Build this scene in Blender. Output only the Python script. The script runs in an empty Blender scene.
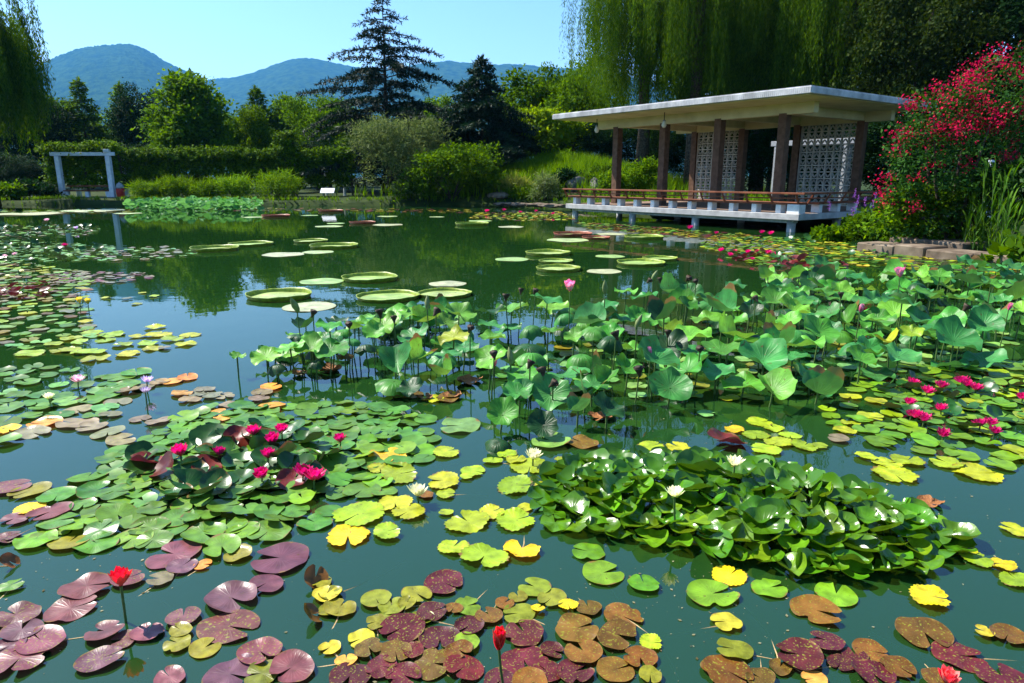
import bpy, math, random
import numpy as np
from mathutils import Vector, Matrix, Euler

# ------------------------------------------------------------------ camera, world, sun, exposure
SC = bpy.context.scene
COL = SC.collection
CAM_H = 2.0
F_PX, CX, CY = 683.0, 512.0, 341.5
PITCH = math.atan((341.5 - 177.5) / F_PX)
cam_data = bpy.data.cameras.new('camera')
cam_data.sensor_width = 36.0
cam_data.lens = F_PX / 1024.0 * 36.0
cam_data.clip_start = 0.05
cam_data.clip_end = 20000.0
cam = bpy.data.objects.new('camera', cam_data)
COL.objects.link(cam)
cam.location = (0, 0, CAM_H)
cam.rotation_euler = (math.radians(90) - PITCH, 0, 0)
SC.camera = cam

SUN_EL = math.radians(50)
SUN_AZ = math.radians(-62)          # clockwise from +Y seen from above
SUN_DIR = Vector((math.sin(SUN_AZ) * math.cos(SUN_EL), math.cos(SUN_AZ) * math.cos(SUN_EL), math.sin(SUN_EL)))
world = bpy.data.worlds.new('World')
SC.world = world
world.use_nodes = True
wn = world.node_tree.nodes
bg = wn['Background']
sky = wn.new('ShaderNodeTexSky')
sky.sky_type = 'NISHITA'
sky.sun_disc = False
sky.sun_elevation = SUN_EL
sky.sun_rotation = SUN_AZ
sky.altitude = 0
sky.air_density = 1.0
sky.dust_density = 0.3
sky.ozone_density = 2.5
hsv = wn.new('ShaderNodeHueSaturation')
hsv.inputs['Saturation'].default_value = 1.16
world.node_tree.links.new(sky.outputs[0], hsv.inputs['Color'])
world.node_tree.links.new(hsv.outputs[0], bg.inputs['Color'])
bg.inputs['Strength'].default_value = 0.105

sun_data = bpy.data.lights.new('sun', 'SUN')
sun_data.energy = 5.0
sun_data.angle = math.radians(0.5)
sun_data.color = (1.0, 0.95, 0.86)
sun = bpy.data.objects.new('sun', sun_data)
COL.objects.link(sun)
sun.rotation_euler = SUN_DIR.to_track_quat('Z', 'Y').to_euler()
sun.location = (-20, 10, 30)

SC.view_settings.view_transform = 'Standard'
SC.view_settings.look = 'None'
SC.view_settings.exposure = 1.25
SC.view_settings.gamma = 1.0
SC.render.engine = 'CYCLES'
SC.cycles.max_bounces = 8
SC.cycles.transparent_max_bounces = 12
SC.cycles.volume_bounces = 0
SC.cycles.sample_clamp_indirect = 6.0
SC.cycles.caustics_reflective = False
SC.cycles.caustics_refractive = False

# ------------------------------------------------------------------ helpers
def at(px, py, z=0.0):
    """the point of height z that the photograph shows at this pixel"""
    a = math.atan((py - CY) / F_PX) + PITCH
    Y = (CAM_H - z) / math.tan(a)
    zc = Y * math.cos(PITCH) + (CAM_H - z) * math.sin(PITCH)
    return Vector(((px - CX) / F_PX * zc, Y, z))

def at_dist(px, Y, z=0.0):
    zc = Y * math.cos(PITCH) + (CAM_H - z) * math.sin(PITCH)
    return Vector(((px - CX) / F_PX * zc, Y, z))

def size_at(p, wpx):
    zc = p.y * math.cos(PITCH) + (CAM_H - p.z) * math.sin(PITCH)
    return wpx / F_PX * zc

def to_px(p):
    zc = p[1] * math.cos(PITCH) + (CAM_H - p[2]) * math.sin(PITCH)
    yc = (p[2] - CAM_H) * math.cos(PITCH) + p[1] * math.sin(PITCH)
    return CX + F_PX * p[0] / zc, CY - F_PX * yc / zc, zc

def tag(o, label=None, cat=None, group=None, kind=None):
    if label: o['label'] = label
    if cat: o['category'] = cat
    if group: o['group'] = group
    if kind: o['kind'] = kind
    return o

def empty(name, loc=(0, 0, 0), rz=0.0):
    o = bpy.data.objects.new(name, None)
    o.empty_display_size = 0.2
    o.location = loc
    o.rotation_euler = (0, 0, rz)
    COL.objects.link(o)
    return o

def link_mesh(name, me, parent=None, loc=None):
    o = bpy.data.objects.new(name, me)
    COL.objects.link(o)
    if parent: o.parent = parent
    if loc is not None: o.location = loc
    return o

def np_mesh(name, V, F, mats, smooth=False, midx=None, col=None):
    """V (n,3); F (m,k) of one face size, or a list of such arrays"""
    V = np.asarray(V, dtype=np.float32)
    Fs = F if isinstance(F, list) else [F]
    Fs = [np.asarray(f, dtype=np.int32) for f in Fs if len(f)]
    me = bpy.data.meshes.new(name)
    me.vertices.add(len(V))
    me.vertices.foreach_set('co', V.ravel())
    loops = np.concatenate([f.ravel() for f in Fs])
    sizes = np.concatenate([np.full(len(f), f.shape[1], dtype=np.int32) for f in Fs])
    starts = np.concatenate([[0], np.cumsum(sizes)[:-1]]).astype(np.int32)
    me.loops.add(len(loops))
    me.loops.foreach_set('vertex_index', loops)
    me.polygons.add(len(sizes))
    me.polygons.foreach_set('loop_start', starts)
    for m in (mats if isinstance(mats, (list, tuple)) else [mats]):
        me.materials.append(m)
    if midx is not None:
        me.polygons.foreach_set('material_index', np.asarray(midx, dtype=np.int32))
    me.update(calc_edges=True)
    if smooth:
        me.polygons.foreach_set('use_smooth', np.ones(len(sizes), dtype=bool))
    if col is not None:
        a = me.color_attributes.new('tint', 'FLOAT_COLOR', 'POINT')
        c4 = np.ones((len(V), 4), dtype=np.float32)
        c4[:, :3] = col
        a.data.foreach_set('color', c4.ravel())
    me.validate()
    return me

class MB:
    """collects boxes, tubes, prisms into one mesh"""
    def __init__(s): s.v, s.f = [], []
    def add(s, V, F):
        n = len(s.v)
        s.v += [tuple(map(float, p)) for p in V]
        s.f += [tuple(int(i) + n for i in q) for q in F]
    def box(s, c, d, rz=0.0, M=None):
        x, y, z = d[0] / 2, d[1] / 2, d[2] / 2
        P = [Vector((a * x, b * y, e * z)) for e in (-1, 1) for b in (-1, 1) for a in (-1, 1)]
        R = M if M is not None else Matrix.Rotation(rz, 3, 'Z')
        P = [R @ p + Vector(c) for p in P]
        s.add(P, [(0, 2, 3, 1), (4, 5, 7, 6), (0, 1, 5, 4), (2, 6, 7, 3), (0, 4, 6, 2), (1, 3, 7, 5)])
    def bar(s, a, b, w, t):
        """a rectangular bar from a to b, w wide (horizontal), t thick"""
        a, b = Vector(a), Vector(b)
        d = b - a
        q = d.to_track_quat('X', 'Z').to_matrix()
        s.box((a + b) / 2, (d.length, w, t), M=q)
    def tube(s, pts, rad, n=7, cap=True):
        pts = [Vector(p) for p in pts]
        if not hasattr(rad, '__len__'): rad = [rad] * len(pts)
        V, F = [], []
        for i, p in enumerate(pts):
            d = (pts[min(i + 1, len(pts) - 1)] - pts[max(i - 1, 0)])
            if d.length < 1e-9: d = Vector((0, 0, 1))
            d.normalize()
            a = d.cross(Vector((0.31, 0.95, 0.05)))
            if a.length < 0.05: a = d.cross(Vector((1, 0, 0)))
            a.normalize()
            b = d.cross(a)
            for k in range(n):
                t = 2 * math.pi * k / n
                V.append(p + (a * math.cos(t) + b * math.sin(t)) * rad[i])
        for i in range(len(pts) - 1):
            for k in range(n):
                F.append((i * n + k, i * n + (k + 1) % n, (i + 1) * n + (k + 1) % n, (i + 1) * n + k))
        if cap:
            F.append(tuple(range(n))[::-1])
            F.append(tuple((len(pts) - 1) * n + k for k in range(n)))
        s.add(V, F)
    def mesh(s, name, m, smooth=False, bevel=0.0):
        me = bpy.data.meshes.new(name)
        me.from_pydata(s.v, [], s.f)
        me.materials.append(m)
        if bevel > 0:
            import bmesh
            bm = bmesh.new(); bm.from_mesh(me)
            bmesh.ops.bevel(bm, geom=bm.edges[:], offset=bevel, segments=1, affect='EDGES', clamp_overlap=True)
            bm.to_mesh(me); bm.free()
        if smooth:
            me.polygons.foreach_set('use_smooth', np.ones(len(me.polygons), dtype=bool))
        me.update()
        return me
    def build(s, name, m, parent=None, smooth=False, bevel=0.0):
        return link_mesh(name, s.mesh(name, m, smooth, bevel), parent)

# ------------------------------------------------------------------ materials
def new_mat(name):
    m = bpy.data.materials.new(name)
    m.use_nodes = True
    nt = m.node_tree
    return m, nt, nt.nodes, nt.links, nt.nodes['Principled BSDF'], nt.nodes['Material Output']

def noise_mat(name, c1, c2, scale=4.0, rough=0.7, spec=0.3, bump=0.0, detail=4.0, coords='Object', lo=0.35, hi=0.65, metallic=0.0):
    m, nt, N, L, P, O = new_mat(name)
    tc = N.new('ShaderNodeTexCoord')
    nz = N.new('ShaderNodeTexNoise'); nz.inputs['Scale'].default_value = scale; nz.inputs['Detail'].default_value = detail
    L.new(tc.outputs[coords], nz.inputs['Vector'])
    mr = N.new('ShaderNodeMapRange'); mr.inputs[1].default_value = lo; mr.inputs[2].default_value = hi
    L.new(nz.outputs[0], mr.inputs[0])
    mx = N.new('ShaderNodeMix'); mx.data_type = 'RGBA'
    mx.inputs[6].default_value = (*c1, 1); mx.inputs[7].default_value = (*c2, 1)
    L.new(mr.outputs[0], mx.inputs[0])
    L.new(mx.outputs[2], P.inputs['Base Color'])
    P.inputs['Roughness'].default_value = rough
    P.inputs['Specular IOR Level'].default_value = spec
    P.inputs['Metallic'].default_value = metallic
    if bump:
        b = N.new('ShaderNodeBump'); b.inputs['Strength'].default_value = bump; b.inputs['Distance'].default_value = 0.02
        L.new(nz.outputs[0], b.inputs['Height']); L.new(b.outputs[0], P.inputs['Normal'])
    return m

def foliage_mat(name, c1, c2, trans=0.35, rough=0.6, spec=0.03, tcol=None):
    """leaves: each loose leaf takes its own tint; light comes through it"""
    m, nt, N, L, P, O = new_mat(name)
    g = N.new('ShaderNodeNewGeometry')
    oi = N.new('ShaderNodeObjectInfo')
    mx = N.new('ShaderNodeMix'); mx.data_type = 'RGBA'
    mx.inputs[6].default_value = (*c1, 1); mx.inputs[7].default_value = (*c2, 1)
    L.new(g.outputs['Random Per Island'], mx.inputs[0])
    h = N.new('ShaderNodeHueSaturation')
    mr = N.new('ShaderNodeMapRange'); mr.inputs[3].default_value = 0.8; mr.inputs[4].default_value = 1.25
    L.new(oi.outputs['Random'], mr.inputs[0]); L.new(mr.outputs[0], h.inputs['Value'])
    L.new(mx.outputs[2], h.inputs['Color'])
    L.new(h.outputs[0], P.inputs['Base Color'])
    P.inputs['Roughness'].default_value = rough
    P.inputs['Specular IOR Level'].default_value = spec
    tr = N.new('ShaderNodeBsdfTranslucent')
    h2 = N.new('ShaderNodeHueSaturation'); h2.inputs['Hue'].default_value = 0.485; h2.inputs['Saturation'].default_value = 1.15; h2.inputs['Value'].default_value = 1.5
    L.new(h.outputs[0], h2.inputs['Color']); L.new(h2.outputs[0], tr.inputs['Color'])
    ms = N.new('ShaderNodeMixShader'); ms.inputs[0].default_value = trans
    L.new(P.outputs[0], ms.inputs[1]); L.new(tr.outputs[0], ms.inputs[2]); L.new(ms.outputs[0], O.inputs['Surface'])
    return m

def pad_mat(name, speck=False, merged=False, gloss=0.3, trans=0.12, vein=0.5, nveins=13, under=(0.13, 0.05, 0.05), bump=0.25, spec=.35, margin=1.27):
    """a floating or standing leaf in its object's colour, with radial veins and blotches"""
    m, nt, N, L, P, O = new_mat(name)
    tc = N.new('ShaderNodeTexCoord')
    if merged:
        ca = N.new('ShaderNodeAttribute'); ca.attribute_name = 'tint'
        base = ca.outputs['Color']
        rnd = None
    else:
        oi = N.new('ShaderNodeObjectInfo')
        base = oi.outputs['Color']; rnd = oi.outputs['Random']
    vec = tc.outputs['Object']
    if rnd is not None:
        ad = N.new('ShaderNodeVectorMath'); ad.operation = 'ADD'
        sc = N.new('ShaderNodeVectorMath'); sc.operation = 'SCALE'; sc.inputs[0].default_value = (37, 53, 11)
        L.new(rnd, sc.inputs['Scale']); L.new(vec, ad.inputs[0]); L.new(sc.outputs[0], ad.inputs[1])
        nvec = ad.outputs[0]
    else:
        nvec = vec
    nz = N.new('ShaderNodeTexNoise'); nz.inputs['Scale'].default_value = 1.8 if not merged else 14.0; nz.inputs['Detail'].default_value = 5
    L.new(nvec, nz.inputs['Vector'])
    mr = N.new('ShaderNodeMapRange'); mr.inputs[1].default_value = 0.3; mr.inputs[2].default_value = 0.7; mr.inputs[3].default_value = 0.66; mr.inputs[4].default_value = 1.3
    L.new(nz.outputs[0], mr.inputs[0])
    hs = N.new('ShaderNodeHueSaturation'); L.new(base, hs.inputs['Color']); L.new(mr.outputs[0], hs.inputs['Value'])
    color = hs.outputs[0]
    height = None
    if not merged:
        sx = N.new('ShaderNodeSeparateXYZ'); L.new(vec, sx.inputs[0])
        an = N.new('ShaderNodeMath'); an.operation = 'ARCTAN2'; L.new(sx.outputs[1], an.inputs[0]); L.new(sx.outputs[0], an.inputs[1])
        # wobble the angle a little so the veins are not ruler straight
        wob = N.new('ShaderNodeMath'); wob.operation = 'MULTIPLY_ADD'; wob.inputs[1].default_value = 0.16; L.new(nz.outputs[0], wob.inputs[0]); L.new(an.outputs[0], wob.inputs[2])
        ml = N.new('ShaderNodeMath'); ml.operation = 'MULTIPLY'; ml.inputs[1].default_value = nveins; L.new(wob.outputs[0], ml.inputs[0])
        cs = N.new('ShaderNodeMath'); cs.operation = 'COSINE'; L.new(ml.outputs[0], cs.inputs[0])
        ab = N.new('ShaderNodeMath'); ab.operation = 'ABSOLUTE'; L.new(cs.outputs[0], ab.inputs[0])
        pw = N.new('ShaderNodeMath'); pw.operation = 'POWER'; pw.inputs[1].default_value = 14; L.new(ab.outputs[0], pw.inputs[0])
        ln = N.new('ShaderNodeVectorMath'); ln.operation = 'LENGTH'; L.new(vec, ln.inputs[0])
        fade = N.new('ShaderNodeMapRange'); fade.inputs[1].default_value = 0.95; fade.inputs[2].default_value = 0.1; L.new(ln.outputs['Value'], fade.inputs[0])
        vf = N.new('ShaderNodeMath'); vf.operation = 'MULTIPLY'; L.new(pw.outputs[0], vf.inputs[0]); L.new(fade.outputs[0], vf.inputs[1])
        vs = N.new('ShaderNodeMath'); vs.operation = 'MULTIPLY'; vs.inputs[1].default_value = vein; L.new(vf.outputs[0], vs.inputs[0])
        lt = N.new('ShaderNodeHueSaturation'); lt.inputs['Value'].default_value = 1.7; lt.inputs['Saturation'].default_value = 0.85; L.new(color, lt.inputs['Color'])
        mv = N.new('ShaderNodeMix'); mv.data_type = 'RGBA'; L.new(vs.outputs[0], mv.inputs[0]); L.new(color, mv.inputs[6]); L.new(lt.outputs[0], mv.inputs[7])
        color = mv.outputs[2]
        height = vf.outputs[0]
        # brown nibbled margin in places
        nb = N.new('ShaderNodeTexNoise'); nb.inputs['Scale'].default_value = 2.6; nb.inputs['Detail'].default_value = 3; L.new(nvec, nb.inputs['Vector'])
        sm = N.new('ShaderNodeMath'); sm.operation = 'MULTIPLY_ADD'; sm.inputs[1].default_value = 0.55; L.new(nb.outputs[0], sm.inputs[0]); L.new(ln.outputs['Value'], sm.inputs[2])
        rb = N.new('ShaderNodeMapRange'); rb.inputs[1].default_value = 1.27; rb.inputs[2].default_value = 1.36; L.new(sm.outputs[0], rb.inputs[0])
        rb.inputs[1].default_value = margin; rb.inputs[2].default_value = margin + .09
        if not margin: rb.inputs[4].default_value = 0.0
        mb_ = N.new('ShaderNodeMix'); mb_.data_type = 'RGBA'; mb_.inputs[7].default_value = (0.20, 0.11, 0.03, 1); L.new(rb.outputs[0], mb_.inputs[0]); L.new(color, mb_.inputs[6])
        color = mb_.outputs[2]
    if not speck and not merged and margin:
        n3 = N.new('ShaderNodeTexNoise'); n3.inputs['Scale'].default_value = 7.0; n3.inputs['Detail'].default_value = 1; L.new(nvec, n3.inputs['Vector'])
        r3 = N.new('ShaderNodeMapRange'); r3.inputs[1].default_value = 0.70; r3.inputs[2].default_value = 0.73; r3.inputs[4].default_value = 0.8; L.new(n3.outputs[0], r3.inputs[0])
        m3 = N.new('ShaderNodeMix'); m3.data_type = 'RGBA'; m3.inputs[7].default_value = (0.10, 0.06, 0.015, 1); L.new(r3.outputs[0], m3.inputs[0]); L.new(color, m3.inputs[6])
        color = m3.outputs[2]
    if speck:
        n2 = N.new('ShaderNodeTexNoise'); n2.inputs['Scale'].default_value = 9.0; n2.inputs['Detail'].default_value = 3; L.new(nvec, n2.inputs['Vector'])
        r2 = N.new('ShaderNodeMapRange'); r2.inputs[1].default_value = 0.58; r2.inputs[2].default_value = 0.68; r2.inputs[4].default_value = 0.7; L.new(n2.outputs[0], r2.inputs[0])
        m2 = N.new('ShaderNodeMix'); m2.data_type = 'RGBA'; m2.inputs[7].default_value = (0.25, 0.28, 0.02, 1); L.new(r2.outputs[0], m2.inputs[0]); L.new(color, m2.inputs[6])
        color = m2.outputs[2]
    g = N.new('ShaderNodeNewGeometry')
    mu = N.new('ShaderNodeMix'); mu.data_type = 'RGBA'; mu.inputs[7].default_value = (*under, 1)
    L.new(g.outputs['Backfacing'], mu.inputs[0]); L.new(color, mu.inputs[6])
    L.new(mu.outputs[2], P.inputs['Base Color'])
    P.inputs['Roughness'].default_value = gloss
    P.inputs['Specular IOR Level'].default_value = spec
    if height is not None and bump:
        hm = N.new('ShaderNodeMath'); hm.operation = 'MULTIPLY_ADD'; hm.inputs[1].default_value = 1.2; L.new(nz.outputs[0], hm.inputs[0]); L.new(height, hm.inputs[2])
        b = N.new('ShaderNodeBump'); b.inputs['Strength'].default_value = bump; b.inputs['Distance'].default_value = 0.02
        L.new(hm.outputs[0], b.inputs['Height']); L.new(b.outputs[0], P.inputs['Normal'])
    tr = N.new('ShaderNodeBsdfTranslucent')
    h2 = N.new('ShaderNodeHueSaturation'); h2.inputs['Hue'].default_value = 0.475; h2.inputs['Value'].default_value = 1.6; L.new(color, h2.inputs['Color'])
    L.new(h2.outputs[0], tr.inputs['Color'])
    ms = N.new('ShaderNodeMixShader'); ms.inputs[0].default_value = trans
    L.new(P.outputs[0], ms.inputs[1]); L.new(tr.outputs[0], ms.inputs[2]); L.new(ms.outputs[0], O.inputs['Surface'])
    return m

def plain(name, c, rough=0.6, spec=0.3, var=0.12, scale=6.0):
    c2 = tuple(max(0.0, x * (1 - 2 * var)) for x in c)
    c1 = tuple(min(1.0, x * (1 + var)) for x in c)
    return noise_mat(name, c2, c1, scale, rough, spec)

M = {}
M['bark'] = noise_mat('bark', (0.035, 0.026, 0.018), (0.11, 0.085, 0.06), 9, 0.9, 0.1, 0.6)
M['leaf_mid'] = foliage_mat('leaf_mid', (0.018, 0.060, 0.003), (0.095, 0.19, 0.006), .4)
M['leaf_bright'] = foliage_mat('leaf_bright', (0.028, 0.085, 0.003), (0.13, 0.24, 0.006), .4)
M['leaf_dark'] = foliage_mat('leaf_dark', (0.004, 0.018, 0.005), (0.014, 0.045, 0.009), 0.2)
M['leaf_rust'] = foliage_mat('leaf_rust', (0.006, 0.020, 0.004), (0.036, 0.056, 0.008), 0.25)
M['leaf_lime'] = foliage_mat('leaf_lime', (0.10, 0.20, 0.008), (0.22, 0.32, 0.012), 0.4)
M['leaf_silver'] = foliage_mat('leaf_silver', (0.055, 0.10, 0.022), (0.19, 0.24, 0.085), 0.3)
M['needle'] = foliage_mat('needle', (0.003, 0.015, 0.006), (0.011, 0.035, 0.012), 0.10, 0.6, .15)
M['willow_leaf'] = foliage_mat('willow_leaf', (0.020, 0.075, 0.004), (0.095, 0.175, 0.010), 0.36)
M['vine_leaf'] = foliage_mat('vine_leaf', (0.018, 0.062, 0.002), (0.13, 0.24, 0.005), 0.28)
M['grass_blade'] = foliage_mat('grass_blade', (0.035, 0.11, 0.004), (0.15, 0.27, 0.008), 0.4)
M['grass_olive'] = foliage_mat('grass_olive', (0.12, 0.16, 0.03), (0.24, 0.26, 0.06), 0.35)
M['strap_leaf'] = foliage_mat('strap_leaf', (0.03, 0.10, 0.01), (0.10, 0.20, 0.02), 0.35, 0.4)
M['blossom'] = foliage_mat('blossom', (0.36, 0.005, 0.022), (0.60, 0.018, 0.060), 0.3)
M['lilac'] = foliage_mat('lilac', (0.16, 0.05, 0.24), (0.30, 0.12, 0.38), 0.3)
M['white_petal'] = foliage_mat('white_petal', (0.6, 0.6, 0.5), (0.8, 0.8, 0.7), 0.3)
M['far_lotus'] = foliage_mat('far_lotus', (0.05, 0.19, 0.04), (0.14, 0.33, 0.11), 0.3, 0.4)
M['ground'] = noise_mat('ground', (0.012, 0.026, 0.005), (0.035, 0.055, 0.012), 0.8, 0.95, 0.1, 0.5, 8)
M['deck_concrete'] = noise_mat('deck_concrete', (0.34, 0.33, 0.32), (0.5, 0.49, 0.47), 3, 0.8, 0.2, 0.1, 8)
M['roof_paint'] = noise_mat('roof_paint', (0.30, 0.30, 0.30), (0.56, 0.56, 0.56), 2, 0.6, 0.3, 0.05, 8)
M['soffit'] = noise_mat('soffit', (0.60, 0.54, 0.34), (0.74, 0.68, 0.46), 1.2, 0.8, 0.2, 0.05, 6)
M['column_tile'] = noise_mat('column_tile', (0.095, 0.052, 0.030), (0.155, 0.088, 0.055), 5, 0.6, 0.15, 0.1)
M['rail_wood'] = noise_mat('rail_wood', (0.14, 0.04, 0.018), (0.25, 0.085, 0.04), 3, 0.6, 0.15, 0.1)
M['white_block'] = noise_mat('white_block', (0.62, 0.62, 0.6), (0.8, 0.8, 0.78), 4, 0.7, 0.3)
M['lattice'] = noise_mat('lattice', (0.42, 0.39, 0.34), (0.58, 0.54, 0.47), 3, 0.7, 0.3)
M['pile'] = noise_mat('pile', (0.30, 0.31, 0.30), (0.5, 0.5, 0.48), 4, 0.8, 0.2)
M['post_white'] = noise_mat('post_white', (0.6, 0.66, 0.74), (0.78, 0.82, 0.86), 4, 0.6, 0.3)
M['stone'] = noise_mat('stone', (0.09, 0.065, 0.045), (0.23, 0.18, 0.13), 2.2, 0.9, 0.15, 0.6, 8)
M['dark_stone'] = noise_mat('dark_stone', (0.06, 0.06, 0.055), (0.18, 0.17, 0.15), 3, 0.9, 0.15, 0.6, 8)
M['lime_rock'] = noise_mat('lime_rock', (0.10, 0.10, 0.09), (0.70, 0.69, 0.66), 2.4, 0.9, 0.15, 0.8, 8)
M['paving'] = noise_mat('paving', (0.15, 0.10, 0.075), (0.24, 0.17, 0.13), 3, 0.9, 0.1, 0.3, 8)
M['red_paint'] = plain('red_paint', (0.5, 0.03, 0.02), 0.5)
M['grey_paint_and_shade'] = plain('grey_paint_and_shade', (0.35, 0.36, 0.37), 0.5)  # grey paint on small fittings; on the white gateway it stands in for shade
M['sign_white'] = plain('sign_white', (0.8, 0.8, 0.8), 0.5, var=0.03)
M['glass_lamp'] = plain('glass_lamp', (0.8, 0.78, 0.7), 0.25, var=0.02)
M['cord'] = plain('cord', (0.03, 0.03, 0.03), 0.5)
M['pad'] = pad_mat('pad', gloss=0.33, vein=.35, bump=.12)
M['pad_speckled'] = pad_mat('pad_speckled', speck=True, gloss=0.38, spec=.28, vein=.14, bump=.12, under=(0.10, 0.02, 0.03))
M['pad_merged'] = pad_mat('pad_merged', merged=True, gloss=0.33)
M['lotus_leaf'] = pad_mat('lotus_leaf', gloss=0.45, spec=.3, margin=1.47, trans=0.22, vein=0.55, nveins=10, under=(0.09, 0.20, 0.06), bump=0.3)
M['clump_leaf'] = pad_mat('clump_leaf', gloss=0.26, trans=0.22, vein=0.25, nveins=9, under=(0.05, 0.11, 0.012), bump=0.15, spec=.5, margin=False)
M['giant_pad'] = pad_mat('giant_pad', gloss=0.4, trans=0.05, vein=0.4, nveins=16, under=(0.2, 0.06, 0.04), bump=0.5)
M['giant_rim'] = noise_mat('giant_rim', (0.12, 0.19, 0.010), (0.27, 0.33, 0.02), 9, 0.45, 0.4, 0.3)
M['giant_rim_red'] = noise_mat('giant_rim_red', (0.20, 0.035, 0.018), (0.32, 0.09, 0.03), 9, 0.45, 0.4, 0.3)
M['stalk'] = plain('stalk', (0.07, 0.13, 0.03), 0.5)
M['stalk_tan'] = plain('stalk_tan', (0.40, 0.27, 0.12), 0.6)
M['pod'] = noise_mat('pod', (0.02, 0.012, 0.008), (0.07, 0.045, 0.025), 20, 0.7, 0.3)
M['pod_green'] = noise_mat('pod_green', (0.12, 0.16, 0.05), (0.2, 0.24, 0.08), 20, 0.6, 0.3)
M['dead_leaf'] = noise_mat('dead_leaf', (0.16, 0.05, 0.015), (0.36, 0.15, 0.04), 9, 0.6, 0.3, 0.5)

def petal_mat(name, c1, c2, trans=0.25):
    m = foliage_mat(name, c1, c2, trans, 0.45, 0.3)
    return m
M['petal_pink'] = petal_mat('petal_pink', (0.55, 0.01, 0.09), (0.80, 0.05, 0.24))
M['petal_red'] = petal_mat('petal_red', (0.70, 0.02, 0.015), (0.90, 0.10, 0.06))
M['petal_salmon'] = petal_mat('petal_salmon', (0.85, 0.10, 0.09), (0.95, 0.30, 0.26))
M['petal_cream'] = petal_mat('petal_cream', (0.82, 0.80, 0.50), (0.9, 0.88, 0.66))
M['petal_pale'] = petal_mat('petal_pale', (0.80, 0.42, 0.52), (0.92, 0.72, 0.78))
M['petal_mauve'] = petal_mat('petal_mauve', (0.62, 0.42, 0.72), (0.82, 0.68, 0.86))
M['petal_lotus'] = petal_mat('petal_lotus', (0.80, 0.16, 0.34), (0.92, 0.45, 0.58))
M['petal_yellow'] = petal_mat('petal_yellow', (0.75, 0.62, 0.06), (0.9, 0.8, 0.2))
M['stamen'] = plain('stamen', (0.75, 0.5, 0.05), 0.6)
# ------------------------------------------------------------------ ground, water, hills
POND = [(-90, 56), (-60, 55), (-40, 53), (-25, 51.5), (-12, 50.2), (-3, 49.5), (2, 47.5), (4.5, 43.5), (6.5, 40), (9.5, 36.8), (13, 32), (15.2, 27.2), (13.4, 24),
        (12.2, 21.8), (13.0, 19.2), (12.9, 17.0), (16, 14.5), (30, 12), (45, 10), (45, 0.9), (-90, 0.9)]
def pond_distance(X, Y):
    """metres to the shore, positive on land"""
    X = np.asarray(X, float); Y = np.asarray(Y, float)
    d = np.full(X.shape, 1e9); inside = np.zeros(X.shape, bool)
    n = len(POND)
    for i in range(n):
        x0, y0 = POND[i]; x1, y1 = POND[(i + 1) % n]
        ex, ey = x1 - x0, y1 - y0
        t = np.clip(((X - x0) * ex + (Y - y0) * ey) / (ex * ex + ey * ey), 0, 1)
        d = np.minimum(d, np.hypot(X - x0 - t * ex, Y - y0 - t * ey))
        c = (y0 > Y) != (y1 > Y)
        xi = x0 + (Y - y0) / (ey if abs(ey) > 1e-9 else 1e-9) * ex
        inside ^= c & (X < xi)
    return np.where(inside, -d, d)
def ground_z(X, Y):
    d = pond_distance(X, Y)
    X = np.asarray(X, float); Y = np.asarray(Y, float)
    t = np.clip((d + 0.35) / 0.8, 0, 1); t = t * t * (3 - 2 * t)
    z = -0.7 + t * 1.02 + np.clip(d, 0, 60) * 0.012
    z = z + np.clip(d / 3, 0, 1) * 2.6 * np.exp(-((X - 4.5) ** 2 / 70 + (Y - 58) ** 2 / 60))
    z = z + np.where(d > 0.4, 0.06 * np.sin(X * 0.9 + 1.3 * np.sin(Y * 0.5)) * np.cos(Y * 0.7), 0)
    return z
def gz(x, y): return float(ground_z(np.array([x]), np.array([y]))[0])

def axis(lo, hi, step, far):
    a = list(np.arange(lo, hi + 1e-6, step)); s = step
    while a[-1] < far: s *= 1.35; a.append(min(a[-1] + s, far))
    s = step
    while a[0] > -far: s *= 1.35; a.insert(0, max(a[0] - s, -far))
    return np.array(a)
gx, gy = axis(-62, 34, 0.6, 9000), axis(-3, 66, 0.6, 9000)
GX, GY = np.meshgrid(gx, gy)
GZ = ground_z(GX, GY)
nx, ny = len(gx), len(gy)
ii = np.arange(nx * ny).reshape(ny, nx)
gf = np.stack([ii[:-1, :-1].ravel(), ii[:-1, 1:].ravel(), ii[1:, 1:].ravel(), ii[1:, :-1].ravel()], 1)
ground = link_mesh('ground', np_mesh('ground', np.stack([GX.ravel(), GY.ravel(), GZ.ravel()], 1), gf, M['ground'], True))
tag(ground, kind='structure')

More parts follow.
